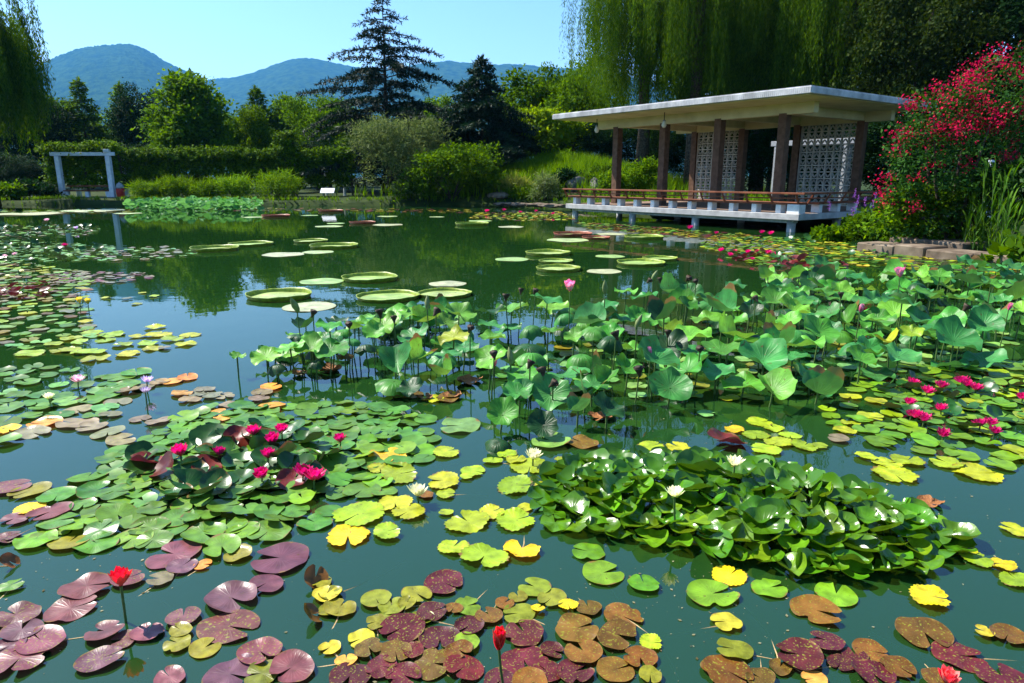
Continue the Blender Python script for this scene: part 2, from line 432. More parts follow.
def water_mat():
    m, nt, N, L, P, O = new_mat('pond_water')
    N.remove(P)
    body = N.new('ShaderNodeBsdfDiffuse')
    tc = N.new('ShaderNodeTexCoord')
    n1 = N.new('ShaderNodeTexNoise'); n1.inputs['Scale'].default_value = 0.25; n1.inputs['Detail'].default_value = 3; L.new(tc.outputs['Object'], n1.inputs['Vector'])
    mx = N.new('ShaderNodeMix'); mx.data_type = 'RGBA'; mx.inputs[6].default_value = (0.011, 0.054, 0.013, 1); mx.inputs[7].default_value = (0.019, 0.072, 0.011, 1)
    L.new(n1.outputs[0], mx.inputs[0]); L.new(mx.outputs[2], body.inputs['Color'])
    tr = N.new('ShaderNodeBsdfTransparent'); tr.inputs['Color'].default_value = (0.55, 0.85, 0.75, 1)
    ms = N.new('ShaderNodeMixShader'); ms.inputs[0].default_value = 0.4
    L.new(body.outputs[0], ms.inputs[1]); L.new(tr.outputs[0], ms.inputs[2])
    gl = N.new('ShaderNodeBsdfGlossy'); gl.inputs['Roughness'].default_value = 0.015
    fr = N.new('ShaderNodeFresnel'); fr.inputs['IOR'].default_value = 1.9
    wv = N.new('ShaderNodeTexNoise'); wv.inputs['Scale'].default_value = 2.2; wv.inputs['Detail'].default_value = 3; wv.inputs['Roughness'].default_value = 0.4; L.new(tc.outputs['Object'], wv.inputs['Vector'])
    b = N.new('ShaderNodeBump'); b.inputs['Strength'].default_value = 0.035; b.inputs['Distance'].default_value = 0.05
    L.new(wv.outputs[0], b.inputs['Height'])
    L.new(b.outputs[0], gl.inputs['Normal']); L.new(b.outputs[0], fr.inputs['Normal'])
    m2 = N.new('ShaderNodeMixShader')
    L.new(fr.outputs[0], m2.inputs[0]); L.new(ms.outputs[0], m2.inputs[1]); L.new(gl.outputs[0], m2.inputs[2]); L.new(m2.outputs[0], O.inputs['Surface'])
    return m
M['water'] = water_mat()
wx, wy = np.linspace(-92, 47, 40), np.linspace(0.2, 57, 20)
WX, WY = np.meshgrid(wx, wy); ii = np.arange(800).reshape(20, 40)
water = link_mesh('water', np_mesh('water', np.stack([WX.ravel(), WY.ravel(), 0 * WX.ravel()], 1), np.stack([ii[:-1, :-1].ravel(), ii[:-1, 1:].ravel(), ii[1:, 1:].ravel(), ii[1:, :-1].ravel()], 1), M['water'], True))
tag(water, kind='structure')

M['hill'] = noise_mat('hill', (0.005, 0.020, 0.004), (0.030, 0.064, 0.011), 0.02, 0.95, 0.0, 0.0, 12, lo=0.38, hi=0.62)
def hill(name, ridge, R0, R1, seed):
    """a wooded ridge whose crest runs through the given (pixel x, pixel y) silhouette at distance R1"""
    rng = np.random.default_rng(seed)
    px = np.array([q[0] for q in ridge], float); py = np.array([q[1] for q in ridge], float)
    n_az, n_r = 420, 110
    X = np.linspace(px[0], px[-1], n_az)
    Yp = np.interp(X, px, py)
    k = np.hanning(13); k /= k.sum()
    Yp = np.convolve(np.pad(Yp, 6, 'edge'), k, 'valid')
    tx = (X - CX) / F_PX
    cp, sp = math.cos(PITCH), math.sin(PITCH)
    dirx, diry, dirz = tx, cp + (CY - Yp) / F_PX * sp, -sp + (CY - Yp) / F_PX * cp
    crest = CAM_H + dirz / diry * R1
    r = np.linspace(0, 1.0, n_r)
    V = []
    ph = rng.uniform(0, 6.28, 24); fq = rng.uniform(0.0009, 0.007, 24); an = rng.uniform(-1, 1, 24)
    for j, t in enumerate(r):
        Y = R0 + (R1 - R0) * t
        prof = t ** 0.95
        xs = dirx / diry * Y
        z = crest * prof
        sp_ = 0
        for q in range(24):
            sp_ = sp_ + np.sin(xs * fq[q] + Y * fq[q] * an[q] + ph[q]) * (0.012 / fq[q])
        z = z + sp_ * (1 - t) * t * 4 * 0.35
        # tree tops
        z = z + rng.uniform(0, 1, n_az) * 11
        V.append(np.stack([xs, np.full(n_az, Y), z - 1.5 * (1 - t)], 1))
    # back side
    V.append(np.stack([dirx / diry * (R1 + 500), np.full(n_az, R1 + 500.0), crest * 0.05], 1))
    V = np.concatenate(V); ii = np.arange(len(V)).reshape(-1, n_az)
    F = np.stack([ii[:-1, :-1].ravel(), ii[:-1, 1:].ravel(), ii[1:, 1:].ravel(), ii[1:, :-1].ravel()], 1)
    return tag(link_mesh(name, np_mesh(name, V, F, M['hill'], True)), kind='structure')
hill('mountain', [(-260, 150), (-60, 100), (20, 76), (50, 60), (75, 50), (90, 47), (105, 46), (122, 44), (138, 46), (150, 52), (165, 62), (180, 69), (192, 74), (206, 90), (225, 105), (260, 130), (330, 160)], 2600, 5500, 3)
hill('mountain', [(150, 140), (190, 95), (215, 81), (240, 77), (262, 70), (285, 61), (300, 58), (320, 60), (345, 66), (370, 70), (400, 68), (430, 63), (447, 61), (470, 64), (490, 66), (510, 64), (530, 66), (560, 69), (590, 68), (640, 80), (700, 95), (800, 130), (1000, 150), (1300, 160)], 3600, 6600, 5)
hill('mountain', [(120, 110), (180, 86), (215, 79), (226, 78), (240, 80), (270, 90), (400, 110)], 7000, 7600, 8)

# ------------------------------------------------------------------ the air
m_, nt_, N_, L_, P_, O_ = new_mat('haze_air')
N_.remove(P_)
pv = N_.new('ShaderNodeVolumePrincipled')
pv.inputs['Color'].default_value = (0.12, 0.46, 1.0, 1)
pv.inputs['Density'].default_value = 0.000072
pv.inputs['Anisotropy'].default_value = 0.2
L_.new(pv.outputs[0], O_.inputs['Volume'])
hz = MB(); hz.box((0, 0, 598), (19000, 19000, 1202))
hzo = hz.build('haze', m_); tag(hzo, kind='stuff')
# ------------------------------------------------------------------ plants: builders
def unit(v):
    return v / np.maximum(np.linalg.norm(v, axis=-1, keepdims=True), 1e-9)

def leaf_quads(C, D, Nn, L, W, fold=0.12):
    """one bent four-cornered leaf per point"""
    C = np.asarray(C, float); D = unit(np.asarray(D, float)); S = unit(np.cross(D, Nn)); U = np.cross(S, D)
    L = np.broadcast_to(np.asarray(L, float), (len(C),))[:, None]; W = np.broadcast_to(np.asarray(W, float), (len(C),))[:, None]
    mid = C + D * L * 0.45
    V = np.stack([C, mid + S * W * 0.5 - U * W * fold, C + D * L + U * L * 0.02, mid - S * W * 0.5 - U * W * fold], 1).reshape(-1, 3)
    F = np.arange(len(C) * 4).reshape(-1, 4)
    return V, F

def rand_dirs(rng, n):
    return unit(rng.normal(size=(n, 3)))

def clump_points(rng, lobes, n_clump, n_leaf, clump_r, shell=0.22):
    """leaf positions gathered in clumps over the outside of overlapping lobes"""
    Cs, Os = [], []
    vol = np.array([(l[3] * l[4] + l[3] * l[5] + l[4] * l[5]) for l in lobes]); vol = vol / vol.sum()
    for l, w in zip(lobes, vol):
        n = max(3, int(n_clump * w))
        d = rand_dirs(rng, n); d[:, 2] = np.where(d[:, 2] < -0.55, -d[:, 2], d[:, 2])
        r = 1 - np.abs(rng.normal(0, shell, n))
        c = np.array(l[:3]) + d * r[:, None] * np.array(l[3:6])
        for ci, di in zip(c, d):
            cr = clump_r * rng.uniform(0.6, 1.35)
            p = rng.normal(size=(n_leaf, 3)) * cr * np.array([0.55, 0.55, 0.38])
            Cs.append(ci + p); Os.append(np.repeat(di[None], n_leaf, 0))
    return np.concatenate(Cs), np.concatenate(Os)

def crown_mesh(name, seed, lobes, m, n_clump=420, n_leaf=16, clump_r=0.7, L=0.42, W=0.26, shell=0.22, droop=0.1):
    rng = np.random.default_rng(seed)
    C, O = clump_points(rng, lobes, n_clump, n_leaf, clump_r, shell)
    D = unit(O * 0.5 + rng.normal(size=C.shape) * 0.75 + np.array([0, 0, -droop]))
    Nn = unit(O * 0.5 + np.array([0, 0, 0.7]) + rng.normal(size=C.shape) * 0.5)
    s = rng.uniform(0.6, 1.3, len(C))
    V, F = leaf_quads(C, D, Nn, L * s, W * s)
    return np_mesh(name, V, F, m)

def trunk_mesh(name, seed, H, r0, limbs=7, spread=2.5, lean=0.0, top=0.75, m=None):
    rnd = random.Random(seed)
    mb = MB()
    pts = [Vector((lean * (t ** 1.5) * H + rnd.uniform(-.08, .08) * (t > 0), rnd.uniform(-.08, .08) * (t > 0), t * H * top - (0.3 if t == 0 else 0))) for t in (0, .12, .3, .5, .7, .85, 1)]
    mb.tube(pts, [r0 * 1.35, r0, r0 * .85, r0 * .66, r0 * .45, r0 * .28, r0 * .08], 8)
    for i in range(limbs):
        t = 0.3 + 0.6 * (i + rnd.random() * .6) / limbs
        k = min(int(t * 6), 5)
        a = i * 2.4 + rnd.uniform(-.4, .4)
        b = pts[k].lerp(pts[k + 1], .5)
        l = spread * (1.1 - 0.5 * t) * rnd.uniform(.75, 1.15)
        d = Vector((math.cos(a), math.sin(a), 0))
        mb.tube([b, b + d * l * .4 + Vector((0, 0, l * .28)), b + d * l * .75 + Vector((0, 0, l * .62)), b + d * l + Vector((0, 0, l * 1.0))], [r0 * .38, r0 * .26, r0 * .15, r0 * .04], 6)
    return mb.mesh(name, m or M['bark'], True)

def lobes_round(seed, H, R, n=16,  base=0.28, top=1.0, taper=0.0):
    rnd = random.Random(seed)
    out = []
    cz = H * (base + top) / 2; hz_ = H * (top - base) / 2
    out.append((0, 0, cz, R * .62, R * .62, hz_ * .8))
    n = n + 10
    for i in range(n):
        a = i * 2.399 + rnd.uniform(-.5, .5)
        t = -0.85 + 1.75 * (i + .5) / n
        w = math.sqrt(max(0.05, 1 - t * t * .8)) * (1 - taper * (t + 1) / 2)
        rr = R * w * rnd.uniform(.55, 1.0)
        lr = R * rnd.uniform(.18, .40) * (1 - .45 * taper * (t + 1) / 2)
        out.append((math.cos(a) * rr, math.sin(a) * rr, cz + hz_ * t * rnd.uniform(.74, .98), lr, lr, lr * rnd.uniform(.7, 1.3)))
    return out

def place_tree(name, label, pos, crown_me, trunk_me, cat='tree', group=None, rz=0.0, s=1.0, sz=None, crown='crown', trunk='trunk'):
    o = empty(name, pos, rz)
    o.scale = (s, s, sz if sz else s)
    tag(o, label, cat, group)
    if crown_me: link_mesh(crown, crown_me, o)
    if trunk_me: link_mesh(trunk, trunk_me, o)
    return o

# -- willow: long strands of narrow leaves hanging from arching limbs
def willow_meshes(seed, H, R, n_str, zmin, leaves=58, L=0.20, W=0.036, fullness=1.0):
    rng = np.random.default_rng(seed); rnd = random.Random(seed)
    mb = MB()
    mb.tube([(0, 0, -.3), (.1, 0, H * .2), (-.1, .1, H * .42), (.05, 0, H * .6)], [.55, .42, .34, .22], 9)
    roots = []
    for i in range(18):
        a = i * 2.4 + rnd.uniform(-.3, .3); l = R * rnd.uniform(.55, 1.0); z0 = H * rnd.uniform(.32, .58)
        d = Vector((math.cos(a), math.sin(a), 0))
        top = H * rnd.uniform(.72, 1.0) * (1 - .12 * l / R)
        p = [Vector((0, 0, z0)), d * l * .3 + Vector((0, 0, z0 + (top - z0) * .65)), d * l * .65 + Vector((0, 0, top)), d * l + Vector((0, 0, top - H * .06))]
        mb.tube(p, [.2, .13, .07, .02], 6)
        for t in np.linspace(.3, 1, 12):
            k = min(int(t * 3), 2); f = t * 3 - k
            roots.append(p[k].lerp(p[k + 1], f))
    roots = np.array([tuple(q) for q in roots])
    Cs, Ds, Ns = [], [], []
    tress = roots[rng.integers(len(roots), size=max(40, n_str // 9))] + rng.normal(size=(max(40, n_str // 9), 3)) * np.array([.6, .6, .4]) * R / 6
    tl_ = rng.uniform(.45, 1.0, len(tress))
    for s in range(n_str):
        ti = rng.integers(len(tress))
        o = tress[ti] + rng.normal(size=3) * np.array([.17, .17, .3])
        ln = tl_[ti] * rng.uniform(.7, 1.05) * (o[2] - zmin)
        if ln < 1: ln = 1
        ln = min(ln, 9.5)
        t = np.sort(rng.uniform(0, 1, leaves))
        out = np.array([o[0], o[1], 0]); nrm = np.linalg.norm(out); out = out / max(nrm, .1)
        sway = rng.normal(size=2) * .12
        p = o[None] + out[None] * (np.sin(np.minimum(t * 3, 1.57)) * .5)[:, None] * rng.uniform(.3, 1.2) - np.array([0, 0, 1])[None] * (t * ln)[:, None]
        p[:, 0] += sway[0] * t * t * ln * .3; p[:, 1] += sway[1] * t * t * ln * .3
        p += rng.normal(size=p.shape) * .05
        Cs.append(p)
        d = rng.normal(size=p.shape) * .35 + np.array([0, 0, -1]); Ds.append(d); Ns.append(rand_dirs(rng, leaves))
    C = np.concatenate(Cs); D = np.concatenate(Ds); Nn = np.concatenate(Ns)
    sc = rng.uniform(.7, 1.4, len(C))
    V, F = leaf_quads(C, D, Nn, L * sc, W * sc, .05)
    return np_mesh('crown', V, F, M['willow_leaf']), mb.mesh('trunk', M['bark'], True)

# -- conifer: separate limbs at uneven heights, each a flat spray of needles
def conifer_meshes(seed, H, n_limb, reach, power=.95, cap=7.5, low=.2, droop=.16, dens=60, tuft=(.30, .05), width=.22, m='needle'):
    rng = np.random.default_rng(seed); rnd = random.Random(seed)
    mb = MB()
    mb.tube([(0, 0, -.3), (.05, 0, H * .25), (-.05, 0, H * .5), (.03, .02, H * .75), (0, 0, H)], [H * .017, H * .014, H * .010, H * .005, .012], 8)
    Cs, Ds = [], []
    up3 = np.array([0, 0, 1.0])
    for i in range(n_limb):
        t = low + (1 - low) * ((i + rnd.uniform(0, 1)) / n_limb) ** .92
        z = H * t
        a = i * 2.39996 + rnd.uniform(-.7, .7)
        l = min(cap, reach * (H - z) ** power + .15) * rnd.choice((.55, .75, .9, 1.0, 1.12))
        d = np.array([math.cos(a), math.sin(a), 0.0]); side = np.array([-d[1], d[0], 0])
        up = rnd.uniform(.02, .26); dr = droop * rnd.uniform(.6, 1.5)
        bend = rnd.uniform(-.12, .12)
        def on(u): return np.array([0, 0, z])[None] + d[None] * (u * l)[:, None] + side[None] * (bend * u * u * l)[:, None] + up3[None] * ((up * u - (dr + up) * u ** 2.2) * l)[:, None]
        mb.tube([tuple(q) for q in on(np.linspace(0, 1, 6))], list(np.linspace(H * .0034, .008, 6)), 5)
        # branchlets leave the limb alternately and hang a little
        nb = max(4, int(l * 4.5))
        for k in range(nb):
            u0 = .12 + .88 * (k + rnd.uniform(0, .9)) / nb
            bl = min(1.5, (.22 + width * l * (1.05 - u0)) * rnd.uniform(.5, 1.2)); sg = 1 if k % 2 else -1
            bd = d * rnd.uniform(.5, .9) + side * sg * .8 - up3 * rnd.uniform(.05, .45)
            n = max(5, int(dens * bl * .42))
            w = rng.uniform(0, 1, n)
            p = on(np.full(n, min(u0, 1.0))) + bd[None] * (w * bl)[:, None] - up3[None] * (w * w * bl * .18)[:, None] + rng.normal(0, .035, (n, 3))
            Cs.append(p); Ds.append(bd[None] * .8 + rng.normal(size=(n, 3)) * .55)
    # leader
    n = 60; w = rng.uniform(.9, 1.02, n); Cs.append(np.stack([rng.normal(0, .06, n), rng.normal(0, .06, n), w * H], 1)); Ds.append(rng.normal(size=(n, 3)) + np.array([0, 0, .8]))
    C = np.concatenate(Cs); D = np.concatenate(Ds); sc = rng.uniform(.6, 1.3, len(C))
    V, F = leaf_quads(C, D, up3[None] + rng.normal(size=C.shape) * .5, tuft[0] * sc, tuft[1] * sc, .1)
    return np_mesh('crown', V, F, M[m]), mb.mesh('trunk', M['bark'], True)

# -- arching strap leaves and grass tufts
def blades(rng, base, n, L, W, spread=.5, seg=4, arch=.8):
    """n arching blades from each base point; returns V, F"""
    N_ = len(base) * n
    b = np.repeat(base, n, 0)
    a = rng.uniform(0, 6.283, N_); l = L * rng.uniform(.55, 1.15, N_)
    d = np.stack([np.cos(a), np.sin(a), np.zeros(N_)], 1)
    sd = np.stack([-np.sin(a), np.cos(a), np.zeros(N_)], 1)
    k = rng.uniform(.15, 1.0, N_) * spread
    Vs = []
    for i in range(seg + 1):
        t = i / seg
        p = b + d * (k * l * (t ** 1.6))[:, None] + np.array([0, 0, 1])[None] * (l * (t - arch * k * t ** 2.4 * .8))[:, None]
        w = W * (1 - t) ** .6 * (0.4 if i == 0 else 1) * .5
        Vs.append(p + sd * w); Vs.append(p - sd * w)
    V = np.stack(Vs, 1).reshape(-1, 3)
    idx = (np.arange(N_) * (2 * (seg + 1)))[:, None]
    F = np.concatenate([idx + np.array([[2 * i, 2 * i + 1, 2 * i + 3, 2 * i + 2]]) for i in range(seg)])
    return V, F

# ------------------------------------------------------------------ trees beyond the pond
def G(px, Y):
    p = at_dist(px, Y, 0.5); p.z = gz(p.x, p.y); return p
def height_for(Y, py, z0): # tree height so that its top shows at pixel row py
    a = math.atan((py - CY) / F_PX) + PITCH
    return CAM_H - Y * math.tan(a) - z0

kinds = {}
def broad(kind, H=10.0):
    if kind in kinds: return kinds[kind]
    if kind == 'feather':
        kinds[kind] = conifer_meshes(77, H, 95, .62, .80, 3.2, .12, -.10, 90, (.34, .13), .30, 'leaf_mid')
        return kinds[kind]
    spec = {
        'round_mid': ('leaf_mid', lobes_round(1, H, 3.6, 18), 1, 520, 15),
        'round_bright': ('leaf_bright', lobes_round(2, H, 3.4, 18, taper=.25), 2, 520, 15),
        'tall_bright': ('leaf_mid', lobes_round(3, H, 2.9, 20, .1, taper=.5), 3, 560, 15),
        'wide_mid': ('leaf_mid', lobes_round(4, H, 4.6, 20, .2), 4, 600, 15),
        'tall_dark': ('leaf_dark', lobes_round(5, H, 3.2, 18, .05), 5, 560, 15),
        'rust': ('leaf_rust', lobes_round(6, H, 4.4, 20, .15), 6, 620, 15),
    }[kind]
    fine = kind in ('tall_dark', 'rust')
    cm = crown_mesh('crown', spec[2], spec[1], M[spec[0]], int(spec[3] * (1.6 if fine else 1.15)), spec[4] + (14 if fine else 9), clump_r=.6 if fine else .7, L=.20 if fine else .32, W=.13 if fine else .19, shell=.30)
    tm = trunk_mesh('trunk', spec[2], H, .2, 8, 2.6)
    kinds[kind] = (cm, tm)
    return kinds[kind]

TREES = [  # px, distance, top row, kind, width factor, label
    (8, 84, 98, 'tall_dark', 1.2, 'dark round tree behind the drooping tips of the shore willow'),
    (48, 80, 90, 'tall_dark', 1.0, 'dark tree rising behind the white pergola frame'),
    (72, 92, 104, 'wide_mid', 1.0, 'low broad green tree above the pergola vine, under the higher mountain'),
    (93, 84, 80, 'feather', 1.0, 'feathery mid green tree standing under the peak of the higher mountain'),
    (132, 90, 84, 'feather', .9, 'plain green tree between the feathery tree and the tallest bright tree'),
    (150, 82, 84, 'tall_dark', .8, 'dark narrow tree close beside the tallest bright green tree'),
    (200, 72, 66, 'tall_bright', 1.2, 'tallest bright green tree rising above the long hedge'),
    (176, 70, 118, 'round_bright', .75, 'small bright tree at the foot of the tallest bright green tree'),
    (240, 84, 112, 'round_mid', .9, 'dull green tree in the gap between the two mountains'),
    (264, 86, 88, 'feather', 1.15, 'spreading green tree just past the mountain gap'),
    (258, 70, 108, 'round_bright', .8, 'yellow green tree leaning over the middle of the hedge'),
    (296, 88, 92, 'tall_bright', 1.2, 'upright light green tree left of the great cedar'),
    (318, 80, 102, 'wide_mid', .8, 'green tree tucked under the outermost limbs of the great cedar'),
    (342, 90, 95, 'tall_bright', 1.2, 'upright light green tree behind the limbs of the great cedar'),
    (365, 76, 122, 'round_mid', 1.0, 'low green tree seen past the trunk of the great cedar'),
    (415, 78, 112, 'wide_mid', .9, 'green tree filling the space between cedar and dark fir'),
    (440, 90, 100, 'round_bright', .9, 'light tree showing between the cedar and the dark fir'),
    (512, 80, 104, 'round_mid', .9, 'green tree just beside the dark fir'),
    (540, 74, 76, 'round_mid', 1.3, 'large round green tree between the dark fir and the willows'),
    (572, 68, 66, 'wide_mid', .9, 'full green tree half hidden by the willow tips'),
    (560, 84, 72, 'tall_bright', 1.0, 'light crown peeping above the round tree beside the willows'),
]
for i, (px, Y, ty, kind, wf, lab) in enumerate(TREES):
    p = G(px, Y); H = height_for(Y, ty, p.z)
    cm, tm = broad(kind)
    s = H / 10.0
    place_tree('broadleaf_tree', lab, p, cm, tm, 'tree', 'trees beyond the pond', i * 1.7, s * wf * 1.0, s)

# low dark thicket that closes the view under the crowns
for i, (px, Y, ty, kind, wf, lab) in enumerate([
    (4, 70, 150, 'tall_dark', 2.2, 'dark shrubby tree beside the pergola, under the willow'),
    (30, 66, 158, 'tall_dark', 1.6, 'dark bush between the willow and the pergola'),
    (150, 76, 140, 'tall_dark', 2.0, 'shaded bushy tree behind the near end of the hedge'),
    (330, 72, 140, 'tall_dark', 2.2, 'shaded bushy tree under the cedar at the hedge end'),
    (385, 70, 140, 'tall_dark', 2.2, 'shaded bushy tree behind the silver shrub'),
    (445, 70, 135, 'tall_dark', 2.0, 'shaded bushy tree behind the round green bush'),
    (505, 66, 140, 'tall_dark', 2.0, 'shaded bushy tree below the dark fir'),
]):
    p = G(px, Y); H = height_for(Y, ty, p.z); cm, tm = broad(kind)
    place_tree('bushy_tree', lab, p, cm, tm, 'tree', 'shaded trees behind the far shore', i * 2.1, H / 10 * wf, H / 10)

# the lime layered tree by the grassy mound
cm = crown_mesh('crown', 31, [(-1.6, 0, 3.6, 1.5, 1.2, .5), (.4, .3, 4.2, 2.0, 1.5, .5), (2.2, -.2, 3.7, 1.6, 1.3, .45), (-.4, -.6, 3.0, 1.6, 1.2, .4), (1.4, -.5, 2.7, 1.5, 1.2, .4), (3.2, 0, 3.0, 1.1, 1, .4)], M['leaf_lime'], 360, 16, .55, .34, .2)
place_tree('layered_tree', 'lime green tree with flat layered boughs above the grassy mound', G(536, 60), cm, trunk_mesh('trunk', 31, 4, .12, 7, 2.6), 'tree', None, 0, 1.0)

# the great cedar and the dark fir
p = G(390, 64); hc = height_for(64, -6, p.z)
cm, tm = conifer_meshes(11, hc, 72, 1.0, .98, 8.0, .14, .16, 105, (.36, .085))
place_tree('cedar_tree', 'tall dark cedar with open drooping limbs against the sky', p, cm, tm, 'tree', None, 0.9)
p = G(483, 58); hc = height_for(58, 58, p.z)
cm, tm = conifer_meshes(17, hc, 120, 1.15, .78, 5.2, .03, .08, 105, (.36, .11), .30)
place_tree('fir_tree', 'dense blackish fir beside the great cedar', p, cm, tm, 'tree', None, 0.3)

# willows behind the pavilion
w1 = willow_meshes(21, 19, 6.4, 2100, 3.5)
w2 = willow_meshes(22, 18, 5.8, 1700, 3.2)
for (px, Y, me, rz, s, lab) in [
    (640, 55, w1, .4, 1.05, 'outermost weeping willow, its strands hanging beside the open sky'),
    (690, 52, w2, 2.0, 1.08, 'weeping willow whose strands hang behind the pavilion roof end'),
    (755, 54, w1, 3.1, 1.1, 'weeping willow behind the middle of the pavilion roof'),
    (820, 50, w2, 4.4, 1.12, 'weeping willow above the near corner of the pavilion roof'),
]:
    place_tree('willow_tree', lab, G(px, Y), me[0], me[1], 'tree', 'willows behind the pavilion', rz, s)
w3 = willow_meshes(23, 20, 4.8, 2000, 4.5, leaves=64, L=.26, W=.055)
place_tree('willow_tree', 'leafy willow on the far bank beyond the pergola, cut by the frame', G(-8, 52), w3[0], w3[1], 'tree', None, 1.0, 1.0)

# dark tall trees behind the crape myrtle and the pavilion's back
for i, (px, Y, ty, kind, wf, lab) in enumerate([
    (900, 44, -40, 'rust', .75, 'tall olive brown tree just behind the crape myrtle'),
    (960, 50, -70, 'tall_dark', 1.0, 'tall dark tree over the top of the crape myrtle'),
    (1030, 40, -60, 'tall_dark', 1.0, 'tall dark tree standing past the crape myrtle'),
    (850, 62, -50, 'tall_dark', .9, 'very dark tall tree between willow and olive brown tree'),
    (790, 66, -40, 'tall_dark', .9, 'dark tree seen through the willow strands'),
    (715, 70, -30, 'tall_dark', .8, 'dark tree deep behind the willows'),
    (1090, 34, -30, 'rust', .8, 'olive brown tree beyond the crape myrtle'),
]):
    p = G(px, Y); H = height_for(Y, ty, p.z); cm, tm = broad(kind)
    place_tree('tall_tree', lab, p, cm, tm, 'tree', 'tall trees behind the pavilion', i * 1.3 + .5, H / 10 * wf, H / 10)
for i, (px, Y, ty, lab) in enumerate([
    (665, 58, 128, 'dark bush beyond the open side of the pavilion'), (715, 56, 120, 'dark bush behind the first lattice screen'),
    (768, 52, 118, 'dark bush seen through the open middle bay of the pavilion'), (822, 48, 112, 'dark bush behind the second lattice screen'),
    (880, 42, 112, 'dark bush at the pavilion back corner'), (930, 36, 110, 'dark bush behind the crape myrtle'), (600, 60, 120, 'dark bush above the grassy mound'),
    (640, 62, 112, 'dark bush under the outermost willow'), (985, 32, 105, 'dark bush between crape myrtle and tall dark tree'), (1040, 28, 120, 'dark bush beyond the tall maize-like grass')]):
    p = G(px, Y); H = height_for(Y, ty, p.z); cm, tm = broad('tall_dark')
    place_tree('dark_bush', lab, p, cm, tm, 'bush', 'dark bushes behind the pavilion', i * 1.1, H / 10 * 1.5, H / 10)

# ------------------------------------------------------------------ shrubs on the far bank
def shrub(label, px, Y, ty, wpx, mat, seed, n_clump=300, L=.22, W=.12, name='shrub', group=None, depth=.7, cr=.34, n_leaf=18):
    p = G(px, Y); H = height_for(Y, ty, p.z); R = size_at(p, wpx) / 2
    rnd = random.Random(seed)
    lobes = [(0, 0, H * .45, R * .72, R * depth * .8, H * .46)]
    for i in range(12):
        a = i * 2.4; t = rnd.uniform(.12, .78)
        rr = R * rnd.uniform(.45, .78); lr = R * rnd.uniform(.26, .42)
        lobes.append((math.cos(a) * rr, math.sin(a) * rr * depth, H * t, lr, lr * depth, min(lr, H * .3)))
    cm = crown_mesh('foliage', seed, lobes, M[mat], n_clump, n_leaf, cr, L, W, shell=.25)
    mb = MB(); rr_ = random.Random(seed)
    for i in range(6):
        a = i * 1.05; mb.tube([(0, 0, -.1), (math.cos(a) * R * .2, math.sin(a) * R * .2, H * .3), (math.cos(a) * R * .5, math.sin(a) * R * .4, H * .7)], [.05, .035, .01], 5)
    return place_tree(name, label, p, cm, mb.mesh('stem', M['bark'], True), 'shrub', group, 0, 1, None, 'foliage', 'stem')
shrub('grey silver willow shrub at the water beside the green bush', 403, 53, 114, 116, 'leaf_silver', 41, 900, .30, .07, 'silver_shrub', cr=.5)
shrub('wide rounded green bush overhanging the water', 452, 50.6, 146, 128, 'leaf_mid', 42, 620, .26, .12, 'round_shrub', cr=.4)
for i, (px, wpx, ty, lab) in enumerate([(150, 34, 185, 'light green shrub nearest the pergola'), (176, 38, 179, 'light green shrub second along from the pergola'), (205, 30, 184, 'light green shrub in front of the middle of the hedge'),
                                        (234, 40, 177, 'low light green shrub next to the tall grassy one'), (277, 44, 173, 'tall grassy light green shrub at the hedge end')]):
    shrub(lab, px, 55, ty, wpx, 'grass_blade', 50 + i, 150, .5, .05, 'light_shrub', 'light shrubs before the hedge', .8, .4)
shrub('dark low bush beside the pergola foot', 30, 57, 182, 60, 'leaf_dark', 57, 200, .3, .16)
shrub('green bush hanging over the bank past the pergola', 8, 55, 186, 40, 'leaf_mid', 58, 160, .3, .16)
shrub('shaded green bush below the lime layered tree', 585, 50, 176, 36, 'leaf_mid', 59, 160, .22, .12)
shrub('green bush before the far column of the pavilion', 612, 47, 170, 30, 'leaf_bright', 60, 160, .2, .1)
shrub('dark green bush on the mound beside the pale rocks', 570, 50, 172, 30, 'leaf_dark', 61, 160, .22, .12)
shrub('bright bush in the gap between the two far columns', 640, 48, 158, 40, 'leaf_bright', 62, 240, .22, .1)
shrub('pale flowering grass clump beside the rocks', 545, 48.5, 172, 26, 'leaf_silver', 63, 90, .45, .04)
shrub('feathery bright shrub at the top of the grassy mound', 560, 58, 150, 46, 'leaf_bright', 65, 200, .2, .1)
shrub('olive grass tussock on the mound side toward the dark fir', 515, 50.5, 180, 34, 'grass_olive', 66, 120, .6, .04)
shrub('dark small shrub among the tall grass of the mound', 605, 52, 166, 30, 'leaf_mid', 67, 160, .2, .1)
shrub('bright green tussock on the shore in front of the rocks', 525, 49.6, 190, 30, 'grass_blade', 68, 110, .5, .04)
shrub('low green bush under the far end of the deck', 598, 42, 209, 16, 'leaf_bright', 64, 90, .14, .08)
